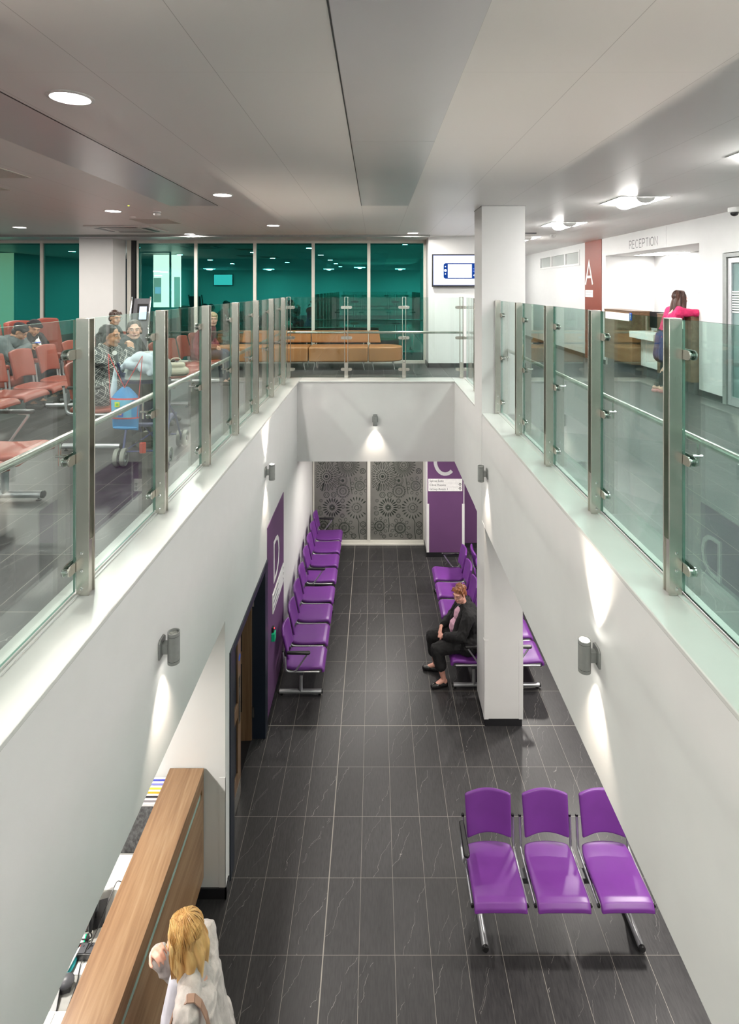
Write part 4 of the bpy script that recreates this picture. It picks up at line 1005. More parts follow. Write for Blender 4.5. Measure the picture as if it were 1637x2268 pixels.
def person(label, loc, rz, J, top, trousers, shoe, skin='skin', hair=None, brow='black', voxel=.0065, hscale=1.0, fat=1.0, shw=.18, glasses=False, fatface=1.0, sleeve=1.0, hem=1.0,
           skirt=None, extras=None, stand=False, hands=(.5, .5), group=None):
    root = tag(empty('person', loc, rz), label, 'person', group)
    g = {k_: V(v) for k_, v in J.items()}
    side = (g['shoR']-g['shoL']).normalized()
    Mh = frame(g['hf'], g.get('hu', V((0, 0, 1))))
    P, T = head_prims(g['head'], Mh, hscale, fatface)
    neck = g['neck']; P += [('c', T(0, -.026, -.045), neck, .047*hscale, .054), ('c', neck, g['chest'], .058, .09)]
    pel, ch = g['pelvis'], g['chest']; wa = g.get('waist', pel.lerp(ch, .5))
    def torso(grow, f=fat):
        R = []
        for s in (-1, 1):
            R += [('c', pel+side*s*.080*f, wa+side*s*.062*f, .105*f+grow, .098*f+grow), ('c', wa+side*s*.062*f, ch+side*s*.070*f, .098*f+grow, .105*f+grow)]
            sh = g['shoR'] if s > 0 else g['shoL']
            R += [('c', ch+side*s*.07*f, sh, .095*f+grow, .058+grow), ('c', neck-V((0, 0, .01)), sh, .050+grow*.5, .052+grow)]
        if f > 1.1: R.append(('e', wa+g['belly'], (.17*f+grow, .12*f+grow, .15*f+grow), None))
        return R
    P += torso(0, min(fat, 1.05)*.96)
    for S_, s in (('L', -1), ('R', 1)):
        sh, el, wr = g['sho'+S_], g['elb'+S_], g['wri'+S_]
        P += [('c', sh, el, .047*(.5+.5*fat), .036*(.6+.4*fat)), ('c', el, wr, .037*(.6+.4*fat), .0255)]
        d = g.get('hd'+S_, (wr-el).normalized()); n = g.get('hn'+S_, V((0, 0, -1)))
        P += hand_prims(wr, d, n, -s if 'flip' not in J else s, hands[0 if s < 0 else 1])
        hp, kn, an, to = g['hip'+S_], g['kne'+S_], g['ank'+S_], g['toe'+S_]
        P += [('c', hp, kn, .084*(.5+.5*fat), .057*(.6+.4*fat)), ('c', kn, kn.lerp(an, .35), .055*(.6+.4*fat), .055*(.6+.4*fat)), ('c', kn.lerp(an, .35), an, .054*(.6+.4*fat), .034), ('c', an, to, .034, .026)]
        P.append(('e', an-V((0, 0, .035))+(an-to).normalized()*.02, (.032, .036, .036), None))
    blob('body', P, voxel, skin, root)
    # top with sleeves
    gr = top.get('grow', .016); R = torso(gr, fat)
    R.append(('c', neck-V((0, 0, .02)), neck-V((0, 0, .05)), .060+gr*.4, .075+gr))
    for S_ in 'LR':
        sh, el, wr = g['sho'+S_], g['elb'+S_], g['wri'+S_]; t = top.get('sleeve', .93)
        R += [('c', sh, el, .054*(.5+.5*fat)+gr, .043*(.6+.4*fat)+gr), ('c', el, el.lerp(wr, t), .044*(.6+.4*fat)+gr, .033+gr*.8)]
    if top.get('hem'):
        dn = V(top['hem'])
        for s in (-1, 1): R.append(('c', pel+side*s*.09*fat, pel+side*s*.10*fat+dn, .11*fat+gr, .115*fat+gr))
    if top.get('collar'): R += [('c', neck+side*s*.045+V((0, .01, .02)), neck+side*s*.05+V((0, .05, -.04)), .026, .026) for s in (-1, 1)]+[('c', neck+side*-.04+V((0, -.03, .025)), neck+side*.04+V((0, -.03, .025)), .03, .03)]
    blob(top['name'], R, voxel, top['mat'], root, 3, top.get('fold', .011), top.get('fs', 9))
    # trousers
    R = [('c', pel+side*s*.075*fat, pel+side*s*.07*fat+V((0, 0, .06)), .112*fat+.008, .10*fat+.008) for s in (-1, 1)]
    for S_ in 'LR':
        hp, kn, an = g['hip'+S_], g['kne'+S_], g['ank'+S_]; h = trousers.get('hem', .95); e = kn.lerp(an, h); gg = trousers.get('grow', .010)
        R += [('c', hp, kn, .088*(.5+.5*fat)+gg, .060*(.6+.4*fat)+gg), ('c', kn, e, .060*(.6+.4*fat)+gg, trousers.get('rh', .050)+gg)]
    blob(trousers['name'], R, voxel, trousers['mat'], root, 3, .008)
    for S_ in 'LR':
        an, to = g['ank'+S_], g['toe'+S_]; dv = (to-an); dv.z = 0; dv = dv.normalized() if dv.length > 1e-4 else V((0, 1, 0))
        z = min(an.z, to.z+.05)-.055; z = max(z, .028)
        heel = V((an.x, an.y, z))-dv*.03; z += .006; R = [('c', heel, V((an.x, an.y, z))+dv*.09, .035, .036), ('c', V((an.x, an.y, z+.004))+dv*.09, V((an.x, an.y, z))+dv*.165, .041, .034)]
        if shoe.get('high', True): R.append(('c', heel+V((0, 0, .04)), V((an.x, an.y, z+.03))+dv*.07, .034, .030))
        blob('shoe', R, .006, shoe['mat'], root, 1)
    if hair: hair(root, T, Mh, g)
    face_parts(root, T, Mh, hscale, brow, glasses, 'lips', skin)
    if extras: extras(root, T, Mh, g)
    return root
def seated(z=0, lean=0.0, **kw):
    J = dict(pelvis=(0, -.04, .56), chest=(0, -.06+lean*.6, .86), neck=(0, -.03+lean, 1.02), head=(0, .0+lean*1.2, 1.135), hf=(0, 1, -.1),
             shoL=(-.175, -.03+lean, .955), shoR=(.175, -.03+lean, .955), elbL=(-.235, .08+lean, .72), elbR=(.235, .08+lean, .72), wriL=(-.07, .27, .66), wriR=(.07, .27, .66),
             hipL=(-.09, .0, .55), hipR=(.09, .0, .55), kneL=(-.11, .42, .52), kneR=(.11, .42, .52), ankL=(-.10, .42, .10), ankR=(.10, .42, .10), toeL=(-.11, .55, .035), toeR=(.11, .55, .035),
             belly=(0, .06, 0), hnL=(.5, 0, -.8), hnR=(-.5, 0, -.8))
    J.update(kw); return J
MT['h_brown'] = hair_mat('dark_brown_hair', (.012, .007, .005), (.05, .025, .016)); MT['h_black'] = hair_mat('black_hair', (.006, .005, .005), (.018, .014, .013))
MT['h_blond'] = hair_mat('blonde_hair', (.40, .20, .055), (.80, .58, .26), 45); MT['h_red'] = hair_mat('red_brown_hair_with_fair_streaks', (.07, .012, .006), (.34, .13, .045), 40)
MT['h_grey'] = hair_mat('greying_fair_hair', (.28, .19, .10), (.52, .40, .24)); MT['h_long'] = hair_mat('long_brown_hair', (.035, .014, .010), (.13, .06, .04), 50)
# --- seated person below
def spiky(root, T, M, g):
    R = [('e', T(0, -.022, .046), (.084, .094, .082), M), ('e', T(0, -.06, -.01), (.074, .06, .075), M)]
    rnd = random.Random(3)
    for k_ in range(46):
        a = rnd.uniform(0, 2*PI); el = rnd.uniform(.15, 1.5); d = V((math.cos(a)*math.cos(el), math.sin(a)*math.cos(el), math.sin(el)))
        if d.y > .55 and d.z < .45: continue
        b = V((d.x*.070, -.022+d.y*.078, .046+d.z*.070)); e = V((d.x*.094, -.022+d.y*.104, .046+d.z*.093+.004)); R.append(('c', T(*b), T(*e), .017, .0045))
    for x in (-.05, -.03, -.01, .012, .034, .054): R.append(('c', T(x, .050, .098), T(x*1.15+.006, .086, .066), .015, .005))
    for s in (-1, 1): R.append(('c', T(s*.074, .02, .05), T(s*.079, .022, .0), .014, .006))
    blob('hair', R, .005, 'h_red', root, 1)
MT['black_cloth'] = cloth('black_cotton', (.0065, .0065, .0075)); MT['pink_top'] = cloth('pink_jersey', (.62, .36, .47)); MT['shoe_black'] = noise_mat('black_shoe', (.008, .008, .009), .3)
def ext1(root, T, M, g):
    R = [('e', V((-.03, .115, .74)), (.12, .155, .15), None), ('e', V((-.03, .085, .90)), (.085, .115, .15), None), ('c', V((-.02, .05, 1.03)), V((-.03, .10, .95)), .055, .075)]
    blob('pink_top', R, .006, 'pink_top', root, 3, .006)
    R = []
    for sx, dx in ((-1, -.03), (1, -.03)):
        R += [('c', V((sx*.075+dx*.4, .06, 1.07)), V((sx*.115+dx, .13, .93)), .022, .040), ('c', V((sx*.115+dx, .13, .93)), V((sx*.15+dx, .20, .74)), .040, .045), ('c', V((sx*.15+dx, .20, .74)), V((sx*.17+dx, .24, .62)), .045, .035)]
    blob('jacket_front', R, .006, 'black_cloth', root, 2, .008)
    MB().tube([T(-.03, .03, -.125), T(0, .07, -.15), T(.03, .03, -.125)], .0018, 6).build('necklace', 'chrome', root)
person('seated person in black jacket, pink top and glasses, hands in lap, on the purple bench', (1.32, 7.84, 0), PI/2,
    seated(lean=.07, pelvis=(0, -.02, .60), chest=(0, -.02, .88), neck=(-.01, .05, 1.035), head=(-.03, .115, 1.205), hf=(-.62, .66, -.18), hu=(-.05, .1, 1), shoL=(-.215, .02, .985), shoR=(.205, .02, .985),
           elbL=(-.30, .13, .76), elbR=(.26, .16, .76), wriL=(-.13, .37, .665), wriR=(.05, .37, .69), hipL=(-.12, .02, .57), hipR=(.12, .02, .57), kneL=(-.20, .46, .53), kneR=(.06, .50, .55),
           ankL=(-.19, .36, .10), ankR=(.12, .44, .10), toeL=(-.23, .50, .035), toeR=(.14, .58, .035), belly=(0, .05, 0), hdL=(.75, .45, -.25), hdR=(-.75, .25, -.35), hnL=(.3, -.6, -.5), hnR=(0, -.6, -.5)),
    dict(name='black_jacket', mat='black_cloth', sleeve=.80, grow=.024, collar=True, hem=(0, .05, -.05)), dict(name='capri_trousers', mat='black_cloth', hem=.52, rh=.062, grow=.022), dict(mat='shoe_black', high=False),
    skin='skin3', hair=spiky, brow='h_red', voxel=.0055, fat=1.22, glasses=True, fatface=1.14, extras=ext1, hands=(.75, .75))
# --- person at the lower counter
def strands(root, T, n, length, mat, seed=1, amax=2.35, r=.0030, wave=.012):
    rnd = random.Random(seed); mb = MB()
    for i in range(n):
        a = rnd.uniform(-amax, amax); ca, sa = math.cos(a), math.sin(a); st = rnd.uniform(-.05, .06); ph = rnd.uniform(0, 6); out = rnd.uniform(1.0, 1.12)
        L_ = length*rnd.uniform(.75, 1.08); pts = []
        for k_ in range(6):
            t = k_/5*PI*.5; y0 = st*(1-math.sin(t)); pts.append(T(.090*out*sa*math.sin(t), y0-.018-(.108 if ca > 0 else .085)*out*ca*math.sin(t), .038+.093*out*math.cos(t)))
        p = pts[-1]; o2 = T(.090*sa*1.1, -.018-.108*ca*1.1, .038)-p
        for k_ in range(1, 8):
            t = k_/7; w = wave*math.sin(ph+t*5)*t
            q = T(.090*out*sa, -.018-.100*out*ca, .038)+V((0, 0, -1))*(.10+L_)*t
            q += V((math.cos(ph)*w, math.sin(ph)*w, 0))+(T(0, 0, 0)-T(sa*.05, -ca*.05, 0))*t*t*.55
            pts.append(q)
        m = len(pts); mb.tube(pts, 0, 4, rs=[r*(1-.75*(k_/(m-1))**3) for k_ in range(m)])
    mb.build('hair_strands', mat+'s', root, smooth=False)
def longhair(mat, length, back=0, w_=.0, parts=((-1, 1)), flick=0):
    def f(root, T, M, g):
        strands(root, T, 420, length, mat)
        R = [('e', T(0, -.018, .040), (.086, .104, .090), M), ('e', T(0, -.05, -.04), (.080, .075, .09), M)]
        n = 9
        for i in range(n):
            a = -2.75+5.5*i/(n-1)   # around the back, 0 = straight back
            if abs(a) > 2.25: r = .8
            x, y = .078*math.sin(a), -.02-.088*math.cos(a)
            if y > .045: continue
            s0 = T(x*.9, y*.9, .045); s1 = T(x*1.08, y*1.02, -.09); s2 = s1+V((x*(.25+back*8), y*back*8-abs(back)*.5, -length*(.75 if y > 0 else 1)))
            R += [('c', s0, s1, .026, .031), ('c', s1, s2, .031, .016)]
        blob('hair', R, .006, mat+'s', root, 2)
    return f
MT['cream_knit'] = cloth('cream_knit', (.50, .46, .44), .95, .16, 26, 1.0, 150, (1, 1, .22)); MT['h_blonds'] = hair_mat('blonde_strand', (.46, .24, .075), (.72, .47, .19), 12, .36); MT['h_longs'] = hair_mat('brown_strand', (.035, .014, .010), (.10, .045, .03), 12); MT['jeans'] = cloth('dark_denim', (.025, .035, .07)); MT['white_top'] = cloth('white_blouse', (.6, .6, .68), .7, .2, 7)
def ext2(root, T, M, g):
    blob('white_blouse', [('c', V((-.02, .12, 1.36)), V((-.03, .15, 1.12)), .075, .095), ('c', V((.02, .10, 1.38)), V((.03, .15, 1.12)), .07, .09)], .006, 'white_top', root)
    blob('lock_of_hair', [('c', T(-.060, .03, .05), T(-.082, .045, -.06), .030, .028), ('c', T(-.082, .045, -.06), T(-.085, .03, -.17), .028, .012), ('c', T(-.05, -.02, -.10), T(-.10, -.04, -.22), .045, .02)], .006, 'h_blond', root, 2)
person('standing person with blonde hair and cream cardigan at the lower counter, hand raised', (-1.06, 3.36, 0), PI/2,
    dict(pelvis=(0, -.04, .92), waist=(0, -.0, 1.08), chest=(0, .03, 1.24), neck=(.01, .07, 1.42), head=(.02, .125, 1.555), hf=(-.12, 1, -.30), shoL=(-.19, .03, 1.36), shoR=(.19, .05, 1.36),
         elbL=(-.25, .09, 1.09), elbR=(.22, .26, 1.12), wriL=(-.17, .27, .96), wriR=(.11, .335, 1.355), hipL=(-.09, -.04, .90), hipR=(.09, -.04, .90), kneL=(-.10, .0, .49), kneR=(.10, .02, .49),
         ankL=(-.10, -.05, .09), ankR=(.10, -.04, .09), toeL=(-.12, .09, .035), toeR=(.12, .10, .035), belly=(0, 0, 0), hdR=(-.5, -.35, .85), hnR=(-.5, -.7, -.2), hdL=(.4, .7, -.4), hnL=(.6, 0, -.5)),
    dict(name='cream_cardigan', mat='cream_knit', sleeve=.86, grow=.024, collar=True, hem=(0, -.01, -.18)), dict(name='jeans', mat='jeans'), dict(mat='shoe_black'),
    hair=longhair('h_blond', .17), brow='h_blond', voxel=.0055, extras=ext2, hands=(.3, .8))
MT['tan_strap'] = leather('brown_strap', (.28, .17, .12), .5); MT['gold'] = noise_mat('gold_stud', (.9, .62, .22), .2, 1)
o = tag(empty('shoulder_bag', (-1.06, 3.36, 0), PI/2), 'brown shoulder bag with gold studs hanging from the blonde person', 'bag')
s_ = MB()
pts = [(-.20, .13, 1.22), (-.20, .125, 1.30), (-.195, .105, 1.37), (-.185, .07, 1.415), (-.18, .03, 1.438), (-.18, -.01, 1.44), (-.19, -.05, 1.42), (-.205, -.085, 1.37), (-.225, -.115, 1.29), (-.245, -.13, 1.18), (-.26, -.135, 1.05), (-.27, -.13, .95)]
def ribbon(mb, pts, w_, t, ax):
    ax = V(ax).normalized()
    for a, b in zip(pts[:-1], pts[1:]):
        a, b = V(a), V(b); n = (b-a).cross(ax).normalized()*t
        vs = [a-ax*w_, a+ax*w_, b+ax*w_, b-ax*w_]; vs += [v+n for v in vs]; mb._add(vs, [(0,1,2,3), (7,6,5,4), (0,4,5,1), (1,5,6,2), (2,6,7,3), (3,7,4,0)])
ribbon(s_, pts, .021, .006, (1, .2, 0)); s_.build('strap', 'tan_strap', o)
for t in ((-.252, -.146, 1.18), (-.262, -.148, 1.13), (-.267, -.146, 1.08)): MB().ball(t, .008).build('gold_stud', 'gold', o, smooth=True)
MB().box(-.33, -.25, -.26, .05, .70, .96).build('bag_body', 'tan_strap', o, bevel=.03)
# --- upper reception
MT['magenta'] = cloth('magenta_jersey', (.55, .02, .11)); MT['navy_cloth'] = cloth('navy_skirt', (.035, .04, .13)); MT['leggings'] = cloth('dark_leggings', (.008, .012, .018)); MT['pink_shoe'] = noise_mat('pink_shoe', (.55, .18, .18), .5)
def ext3(root, T, M, g):
    blob('skirt', [('c', g['pelvis']+V((s*.055, 0, .04)), g['pelvis']+V((s*.085, -.02, -.28)), .105, .125) for s in (-1, 1)]+[('c', g['pelvis']+V((0, -.04, 0)), g['pelvis']+V((0, -.03, -.28)), .09, .11)], .007, 'navy_cloth', root, 3, .008)
person('standing person with long dark hair, magenta top and navy skirt leaning on the reception counter', (4.62, 8.62, ZU), -PI/2,
    dict(pelvis=(0, -.05, .86), chest=(0, .06, 1.16), neck=(0, .14, 1.335), head=(.0, .19, 1.465), hf=(.12, 1, -.12), shoL=(-.15, .10, 1.27), shoR=(.15, .10, 1.27),
         elbL=(-.20, .30, 1.255), elbR=(.22, .30, 1.255), wriL=(-.02, .42, 1.25), wriR=(.02, .46, 1.252), hipL=(-.08, -.05, .85), hipR=(.08, -.05, .85), kneL=(-.05, -.03, .46), kneR=(.06, -.02, .46),
         ankL=(.07, -.13, .09), ankR=(.0, -.20, .10), toeL=(.12, -.02, .035), toeR=(.05, -.10, .035), belly=(0, 0, 0), hdL=(.8, .5, 0), hdR=(-.8, .4, 0)),
    dict(name='magenta_top', mat='magenta', sleeve=.95, grow=.016), dict(name='leggings', mat='leggings', grow=.004, rh=.036), dict(mat='pink_shoe', high=False),
    hair=longhair('h_long', .30, .05), brow='h_brown', hscale=.97, fat=.88, extras=ext3)
# --- upper waiting area
def shorthair(mat, top=.084, side=.080):
    def f(root, T, M, g):
        blob('hair', [('e', T(0, -.018, .048), (side*1.03, .097, top*1.02), M), ('e', T(0, -.055, -.015), (side*.92, .055, .07), M)]+[('c', T(x, .05, .088), T(x*1.2, .078, .062), .018, .008) for x in (-.05, -.02, .01, .04)], .006, mat, root, 2)
    return f
def beanie(mat, hairm='h_black'):
    def f(root, T, M, g):
        blob('hair', [('e', T(0, -.04, .0), (.078, .062, .075), M)], .006, hairm, root, 2)
        blob('dark_cap', [('e', T(0, -.015, .062), (.085, .102, .070), M), ('c', T(-.06, .05, .055), T(.06, .05, .055), .030, .030), ('c', T(-.07, -.04, .045), T(.07, -.04, .045), .035, .035)], .006, mat, root, 2)
    return f
def tied(mat):
    def f(root, T, M, g):
        blob('hair', [('e', T(0, -.027, .048), (.085, .099, .087), M), ('c', T(-.079, -.01, .02), T(-.078, -.03, -.04), .016, .014), ('c', T(.079, -.01, .02), T(.078, -.03, -.04), .016, .014), ('e', T(0, -.06, -.02), (.074, .052, .065), M), ('e', T(0, -.125, .0), (.038, .036, .038), M)], .006, mat, root, 2)
    return f
MT['plaid'] = plaid_mat(); MT['charcoal'] = cloth('charcoal_wool', (.02, .023, .024)); MT['suit'] = cloth('dark_suit', (.022, .027, .028), .7); MT['shirt'] = cloth('white_shirt', (.75, .75, .75), .6)
MT['maroon'] = cloth('maroon_padded_coat', (.19, .022, .040), .65, .1, 10, .8, 30); MT['greyjkt'] = cloth('grey_padded_jacket', (.085, .105, .11), .7, .1, 10, .8, 30); MT['capm'] = cloth('black_knit_cap', (.010, .010, .012))
MT['trs'] = cloth('dark_trousers', (.02, .022, .03))
SH = dict(mat='shoe_black')
person('seated person in black and white plaid coat, hand at mouth, behind the pushchair', (-2.87, 5.74, ZU), -PI/2,
    seated(lean=.08, head=(.01, .10, 1.135), hf=(.05, 1, .0), elbR=(.20, .30, .80), wriR=(.09, .34, 1.0), hdR=(-.5, -.2, .85), hnR=(-.5, -.8, -.2)), dict(name='plaid_coat', mat='plaid', grow=.022, collar=True, hem=(0, .14, -.03)), dict(name='trousers', mat='trs'), SH,
    skin='skin2', hair=tied('h_black'), brow='h_black', fat=1.0, hands=(.5, .9))
person('seated person in dark coat with hair tied back, looking at the camera over the pushchair', (-3.0, 6.62, ZU), -PI/2,
    seated(lean=.05, head=(.03, .10, 1.13), hf=(.92, .42, .05)), dict(name='dark_coat', mat='charcoal', grow=.03, collar=True, hem=(0, .12, -.04)), dict(name='trousers', mat='trs'), SH,
    hair=tied('h_brown'), brow='h_brown')
def ext6(root, T, M, g):
    blob('white_shirt', [('c', V((0, .05, 1.02)), V((0, .09, .80)), .055, .075)], .006, 'shirt', root)
person('seated person in dark suit and white shirt near the white column, looking down', (-4.28, 8.72, ZU), -PI/2,
    seated(lean=.10, head=(.03, .15, 1.165), hf=(.45, .85, -.12), neck=(.0, .10, 1.04)), dict(name='suit_jacket', mat='suit', grow=.02, hem=(0, .1, -.04)), dict(name='suit_trousers', mat='suit'), SH,
    skin='skin2', hair=shorthair('h_brown', .082, .078), brow='h_black', glasses=True, extras=ext6)
person('seated person in maroon padded coat with short fair hair, near the windows', (-2.98, 9.28, ZU), -PI/2,
    seated(lean=.06, head=(.05, .24, 1.105), neck=(.03, .18, .99), chest=(0, .10, .84), hf=(.90, .45, .08), shoL=(-.17, .14, .93), shoR=(.19, .14, .92)), dict(name='maroon_coat', mat='maroon', grow=.034, collar=True, hem=(0, .16, -.03)), dict(name='navy_trousers', mat='jeans'), SH,
    hair=shorthair('h_grey', .090, .088), brow='h_grey', fat=1.02)
person('seated person in grey padded jacket and black cap bending over a phone', (-5.10, 7.52, ZU), -PI/2,
    seated(lean=.12, head=(-.02, .20, 1.035), neck=(0, .12, .95), hf=(-.25, .85, -.55), hu=(0, .3, 1), shoL=(-.18, .10, .90), shoR=(.18, .10, .90), elbL=(-.22, .22, .72), elbR=(.22, .24, .72), wriL=(-.10, .36, .84), wriR=(.02, .36, .84), hdL=(.4, .8, .1), hdR=(-.4, .8, .1)),
    dict(name='grey_jacket', mat='greyjkt', grow=.03, collar=True, hem=(0, .1, -.03)), dict(name='trousers', mat='trs'), SH, skin='skin2', hair=beanie('capm'), brow='h_black')
person('seated person in black jacket, white shirt and black cap leaning towards the phone', (-5.12, 8.02, ZU), -PI/2,
    seated(lean=.10, head=(.06, .16, 1.055), neck=(.04, .10, .96), hf=(.62, .75, -.35), hu=(0, .3, 1), shoL=(-.18, .06, .90), shoR=(.19, .10, .90)),
    dict(name='black_jacket', mat='black_cloth', grow=.03, hem=(0, .1, -.03)), dict(name='trousers', mat='trs'), SH, skin='skin2', hair=beanie('capm'), brow='h_black',
    extras=lambda root, T, M, g: blob('white_shirt', [('c', V((.03, .12, .97)), V((.03, .17, .80)), .055, .07)], .007, 'shirt', root))
o = tag(empty('mobile_phone', (-4.66, 7.56, ZU+.885), .4), 'mobile phone held between the two seated people in black caps', 'phone')
MB().box(-.035, .035, -.07, .07, -.004, .004).build('case', 'black', o, bevel=.003); MB().box(-.031, .031, -.062, .062, .004, .0046).build('screen', 'tv_lb', o)
# ---------------------------------------------------------------- lower reception counter and desk
CX0, CX1 = -1.87, -1.563
o = tag(empty('reception_counter', (0, 0, 0)), 'long walnut counter with pale teal glass strip at lower left', 'counter')
MB().box(CX0, CX1+.004, .6, 4.985, 1.16, 1.197).build('top', 'wood_y', o, bevel=.002)
MB().box(CX1-.03, CX1, .6, 4.985, 1.045, 1.159).build('upper_rail', 'wood_y', o)
MB().box(CX1-.03, CX1, 4.94, 4.985, .20, 1.045).build('end_stile', 'wood_z', o)
MB().box(CX1-.03, CX1, .6, 4.94, .20, .995).build('front_panel', 'wood_y', o)
MB().box(CX1-.026, CX1-.0012, .6, 4.90, .996, 1.044).build('glass_strip', 'tealstrip', o)
MB().box(CX1-.12, CX1-.08, .6, 4.94, 0, .20).build('plinth', 'dgrey', o)
MB().box(CX0+.02, CX0+.04, .6, 4.985, .75, 1.16).build('rear_panel', 'white', o)
o = tag(empty('reception_desk', (0, 0, 0)), 'pale grey worktop behind the lower walnut counter', 'desk')
MB().box(-2.75, CX0+.02, .6, 4.98, .72, .75).build('desk_top', MT.setdefault('worktop0', noise_mat('grey_worktop', (.30, .30, .28), .5)), o)
MB().box(-2.7, -2.66, .7, 4.9, 0, .72).build('side_panel', 'white', o); MB().box(-2.0, -1.96, .7, 4.9, 0, .72).build('side_panel', 'white', o)
ZD = .75
MT['paper'] = noise_mat('white_paper', (.85, .85, .84), .7); 
cols = [('folder_blue', (.08, .10, .55)), ('folder_violet', (.25, .25, .7)), ('folder_yellow', (.75, .68, .08)), ('folder_orange', (.80, .50, .04)), ('folder_dark', (.02, .02, .03)), ('folder_grey', (.3, .28, .3))]
nm = ['blue-edged', 'violet-edged', 'yellow-edged', 'orange-edged', 'black-edged', 'grey-edged']
base = tag(MB().box(-2.45, -1.86, 4.85, 4.965, ZD, 1.0).build('file_box', 'paper', bevel=.004), 'white file box on the lower desk under the coloured folders', 'box')
for i in range(5, -1, -1):
    c = cols[i]; MT[c[0]] = noise_mat(c[0], c[1], .5); z = 1.0+(5-i)*.022; y0 = 4.860+(5-i)*.017
    f = tag(empty('paper_folder', (-2.15, 4.93, z)), 'white %s folder in the pile behind the walnut counter' % nm[i], 'folder', 'coloured folders on the lower desk')
    MB().box(-.29, .285, y0-4.93, .035, .0005, .0205).build('sheets', 'paper', f); MB().box(-.29, .285, y0-4.93-.006, y0-4.93-.0003, .010, .0225).build('coloured_edge', c[0], f)
MT['mottle'] = noise_mat('mottled_black', (.035, .036, .036), .5, 0, .9, 40)
tag(MB().prism([(4.665, ZD+.001), (4.685, ZD+.001), (4.842, .985), (4.822, .995)], 0, -2.42, -1.885).build('document_case', 'mottle', bevel=.004), 'black mottled flat case leaning against the file box on the lower desk', 'case')
tag(MB().box(-2.40, -1.89, 4.38, 4.65, ZD, ZD+.004).build('paper_sheet', 'paper'), 'large loose white papers on the desk between black case and monitor', 'paper')
o = tag(empty('computer_monitor', (-2.155, 4.20, ZD), .30), 'black monitor on the lower desk, seen from above behind the counter', 'monitor')
MB().box(-.012, .012, -.16, .14, .05, .27).build('screen_housing', 'black', o, bevel=.004); MB().box(.012, .035, -.07, .07, .10, .22).build('rear_casing', 'dgrey', o); MB().box(-.07, .08, -.10, .10, 0, .012).build('base', 'black', o, bevel=.004); MB().box(-.01, .02, -.03, .03, .01, .07).build('neck', 'black', o)
tag(MB().tube([(-2.02, 4.42, ZD+.012), (-2.05, 4.36, ZD+.10), (-2.04, 4.30, ZD+.14), (-2.08, 4.14, ZD+.03), (-2.06, 4.06, ZD+.06), (-2.06, 3.96, ZD+.07), (-2.10, 3.90, ZD+.012), (-2.06, 3.78, ZD+.012), (-2.05, 3.6, ZD+.012)], .0035, 8, fillet=.05).build('cable', 'black', smooth=True), 'long thin black cable trailing along the lower desk', 'cable')
tag(MB().tube([(-2.22, 4.13, ZD+.012), (-2.13, 4.08, ZD+.04), (-2.09, 4.05, ZD+.012), (-2.14, 4.02, ZD+.03), (-2.2, 4.05, ZD+.012)], .0045, 8, fillet=.04).build('cable', 'black', smooth=True), 'short thick black cable looped beside the monitor', 'cable')
MT['pinkp'] = noise_mat('pink_paper', (.75, .35, .42), .7); MT['teal'] = cloth('teal_fabric', (.02, .33, .36)); MT['green'] = noise_mat('green_plastic', (.0, .42, .20), .4)
tag(MB().box(-2.30, -2.165, 4.10, 4.22, ZD+.013, ZD+.02).build('pink_notepad', 'pinkp'), 'pink notepaper beside the monitor on the lower desk', 'notepad')
o = tag(empty('card_holder', (-2.16, 4.035, ZD), .2), 'small green and white card pack on the lower desk', 'card')
MB().box(-.05, .04, -.035, .03, 0, .02).build('pack', 'black', o); MB().box(-.03, .015, -.025, .025, .02, .023).build('white_card', 'paper', o); MB().box(.015, .025, -.025, .025, .02, .024).build('green_edge', 'green', o)
o = tag(empty('socket_box', (-2.08, 3.955, ZD)), 'black double power socket box on the lower desk', 'socket')
MB().box(-.06, .08, -.04, .035, 0, .05).build('housing', 'black', o, bevel=.004)
for x in (-.03, .03):
    f = MB().box(x-.024, x+.024, -.032, .028, .05, .053).build('socket_plate', 'dgrey', o)
    MB().box(x-.004, x+.004, .005, .015, .053, .054).build('slot', 'black', f)
tag(MB().ball((-2.165, 3.885, ZD+.02), (.035, .075, .02)).build('pouch', 'teal', smooth=True), 'teal fabric pouch on the lower desk beneath two pens', 'pouch')
for i, (x, lb) in enumerate(((-2.165, 'left'), (-2.145, 'right'))):
    o = tag(empty('pen', (x, 3.90, ZD+.048), -.12), 'white pen with red tip lying on the teal pouch, %s of two' % lb, 'pen', 'pens on the lower desk')
    MB().tube([(0, -.08, 0), (0, .06, 0)], .006, 8).build('barrel', 'white', o); MB().tube([(0, .06, 0), (0, .075, 0)], .006, 8, rs=[.005, .003]).build('tip', 'redlab', o)
tag(MB().box(-2.12, -2.02, 3.84, 3.905, ZD, ZD+.003).build('paper_sheet', 'paper'), 'small white paper next to the teal pouch', 'paper')
o = tag(empty('card_reader', (-2.125, 3.765, ZD), .25), 'rounded dark grey payment reader on the lower desk', 'card reader')
MB().ball((0, 0, .050), (.052, .042, .035)).build('body', 'dgrey', o, smooth=True); MB().box(-.035, .035, -.035, .035, 0, .04).build('base', 'black', o, bevel=.008)
o = tag(empty('desk_phone', (-2.19, 3.672, ZD), .3), 'black desk phone with handset between card reader and printer', 'phone')
MB().prism([(-.06, 0), (.06, 0), (.06, .05), (-.06, .02)], 0, -.06, .06).build('base', 'black', o, bevel=.005); MB().tube([(-.05, -.045, .045), (-.055, 0, .055), (-.05, .045, .065)], .013, 10).build('handset', 'dgrey', o, smooth=True)
o = tag(empty('printer', (-2.15, 3.36, ZD)), 'grey printer with white paper tray at the bottom of the picture', 'printer')
